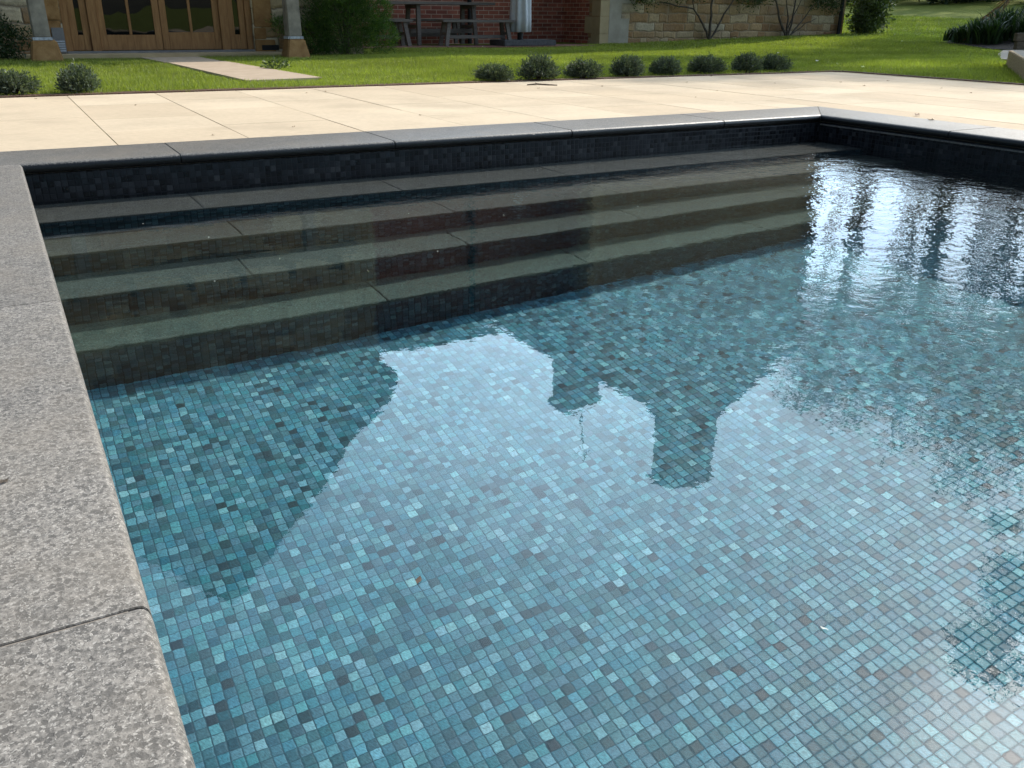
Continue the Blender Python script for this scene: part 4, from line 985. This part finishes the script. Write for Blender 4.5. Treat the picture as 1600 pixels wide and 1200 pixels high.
for i, (x, y) in enumerate([(0.35, -0.62), (0.52, -0.95), (0.75, -0.72), (0.98, -1.18), (0.66, -1.35), (0.42, -1.52), (1.3, -0.9), (1.62, -1.1), (0.86, -1.62), (1.9, -0.66), (1.15, -1.5), (2.2, -1.2)]):
    litter('floating_speck', x, y, ZW + 0.0015, [.006, .009, .007][i % 3], i * 1.1, M_FLOWER, 'tiny pale speck floating on the water above the steps', 'speck', 'pale specks floating above the steps', 0.5)
for i, (x, y) in enumerate([(9.35, 4.55), (9.0, 3.9), (8.75, 3.3), (15.6, 8.25), (7.45, 10.3), (10.6, 6.5)]):
    litter('fallen_petal', x, y, zl(x, y) + 0.045, .05, i, M_FLOWER, 'white petal lying on the lawn', 'petal', 'white petals on the lawn', 1.2)
tw = MB(); tw.tube([(4.02, 2.86, 0.006), (4.10, 2.83, 0.012), (4.18, 2.76, 0.008), (4.25, 2.73, 0.006)], [0.005, 0.007, 0.006, 0.004], 6); tw.tube([(4.10, 2.83, 0.012), (4.13, 2.90, 0.02)], [0.005, 0.002], 5)
tag(tw.build('fallen_twig', M_TWIG, own=True), 'dark forked twig lying on the paving below the lavender row', 'twig')
# ------------------------------------------------------------------ camera, light, sky
cam = bpy.data.cameras.new('camera'); co = bpy.data.objects.new('camera', cam); COL.objects.link(co)
cam.sensor_width = 36.0; cam.lens = 1376.3 / 1600 * 36.0; cam.clip_end = 2000; cam.clip_start = 0.02
pitch, yaw, roll = rad(22.827), rad(29.415), rad(0.529)
Fv = Vector((math.sin(yaw) * math.cos(pitch), math.cos(yaw) * math.cos(pitch), -math.sin(pitch)))
Rv = Vector((math.cos(yaw), -math.sin(yaw), 0)); Uv = Rv.cross(Fv)
R2 = Rv * math.cos(roll) + Uv * math.sin(roll); U2 = -Rv * math.sin(roll) + Uv * math.cos(roll)
co.matrix_world = Matrix(((R2.x, U2.x, -Fv.x, -0.0454), (R2.y, U2.y, -Fv.y, -4.1328), (R2.z, U2.z, -Fv.z, 0.58), (0, 0, 0, 1)))
SC.camera = co

sd = Vector((math.sin(rad(SUN_AZ)) * math.cos(rad(SUN_EL)), math.cos(rad(SUN_AZ)) * math.cos(rad(SUN_EL)), math.sin(rad(SUN_EL))))
sun = bpy.data.lights.new('sun', 'SUN'); sun.energy = 4.6; sun.angle = rad(0.53); sun.color = (1.0, 0.93, 0.82)
so = bpy.data.objects.new('sun', sun); COL.objects.link(so); so.rotation_euler = sd.to_track_quat('Z', 'Y').to_euler(); so.location = (20, 10, 30)
sun.cycles.is_caustics_light = True

wd = bpy.data.worlds.new('World'); SC.world = wd; wd.use_nodes = True
nt = wd.node_tree; nt.nodes.clear()
def wn(t): return nt.nodes.new('ShaderNode' + t)
sky = wn('TexSky'); sky.sky_type = 'NISHITA'; sky.sun_disc = False; sky.sun_elevation = rad(SUN_EL); sky.sun_rotation = rad(SUN_AZ)
sky.air_density = 1.0; sky.dust_density = 2.0; sky.ozone_density = 1.2
tcw = wn('TexCoord'); mpw = wn('Mapping'); nt.links.new(tcw.outputs['Generated'], mpw.inputs[0]); mpw.inputs['Scale'].default_value = (1.0, 1.0, 2.0)
cn = wn('TexNoise'); cn.inputs['Scale'].default_value = 1.6; cn.inputs['Detail'].default_value = 7; cn.inputs['Roughness'].default_value = 0.55; nt.links.new(mpw.outputs[0], cn.inputs['Vector'])
cr = wn('ValToRGB'); cr.color_ramp.elements[0].position = 0.42; cr.color_ramp.elements[1].position = 0.66; nt.links.new(cn.outputs[0], cr.inputs[0])
# thin bright cloud on the sunward half of the sky only
dt = wn('VectorMath'); dt.operation = 'DOT_PRODUCT'; nt.links.new(tcw.outputs['Generated'], dt.inputs[0]); dt.inputs[1].default_value = sd
dr = wn('ValToRGB'); dr.color_ramp.elements[0].position = 0.25; dr.color_ramp.elements[1].position = 0.85; nt.links.new(dt.outputs['Value'], dr.inputs[0])
mu = wn('Math'); mu.operation = 'MULTIPLY_ADD'; nt.links.new(cr.outputs[0], mu.inputs[0]); mu.inputs[1].default_value = 0.55
sxyz = wn('SeparateXYZ'); nt.links.new(tcw.outputs['Generated'], sxyz.inputs[0])
hz = wn('ValToRGB'); nt.links.new(sxyz.outputs[2], hz.inputs[0])      # haze thins with height
hz.color_ramp.elements[0].position = 0.30; hz.color_ramp.elements[0].color = (0.50, 0.50, 0.50, 1); hz.color_ramp.elements[1].position = 0.72; hz.color_ramp.elements[1].color = (0.05, 0.05, 0.05, 1)
nt.links.new(hz.outputs[0], mu.inputs[2])
mm = wn('Math'); mm.operation = 'MULTIPLY'; nt.links.new(mu.outputs[0], mm.inputs[0]); nt.links.new(dr.outputs[0], mm.inputs[1])
mxw = wn('Mix'); mxw.data_type = 'RGBA'; nt.links.new(mm.outputs[0], mxw.inputs[0]); nt.links.new(sky.outputs[0], mxw.inputs[6]); mxw.inputs[7].default_value = (31.0, 41.0, 51.0, 1)
gr = wn('ValToRGB'); gr.color_ramp.elements[0].position = 0.9875; gr.color_ramp.elements[1].position = 1.0; nt.links.new(dt.outputs['Value'], gr.inputs[0])   # bright haze round the sun
mxg = wn('Mix'); mxg.data_type = 'RGBA'; nt.links.new(gr.outputs[0], mxg.inputs[0]); nt.links.new(mxw.outputs[2], mxg.inputs[6]); mxg.inputs[7].default_value = (95.0, 90.0, 88.0, 1)
bg = wn('Background'); bg.inputs[1].default_value = 0.108; nt.links.new(mxg.outputs[2], bg.inputs[0])
ow = wn('OutputWorld'); nt.links.new(bg.outputs[0], ow.inputs[0])

SC.view_settings.view_transform = 'Standard'; SC.view_settings.look = 'None'; SC.view_settings.exposure = 0.0
SC.cycles.use_denoising = True
SC.cycles.max_bounces = 10; SC.cycles.transmission_bounces = 6; SC.cycles.diffuse_bounces = 4
SC.cycles.sample_clamp_indirect = 6.0
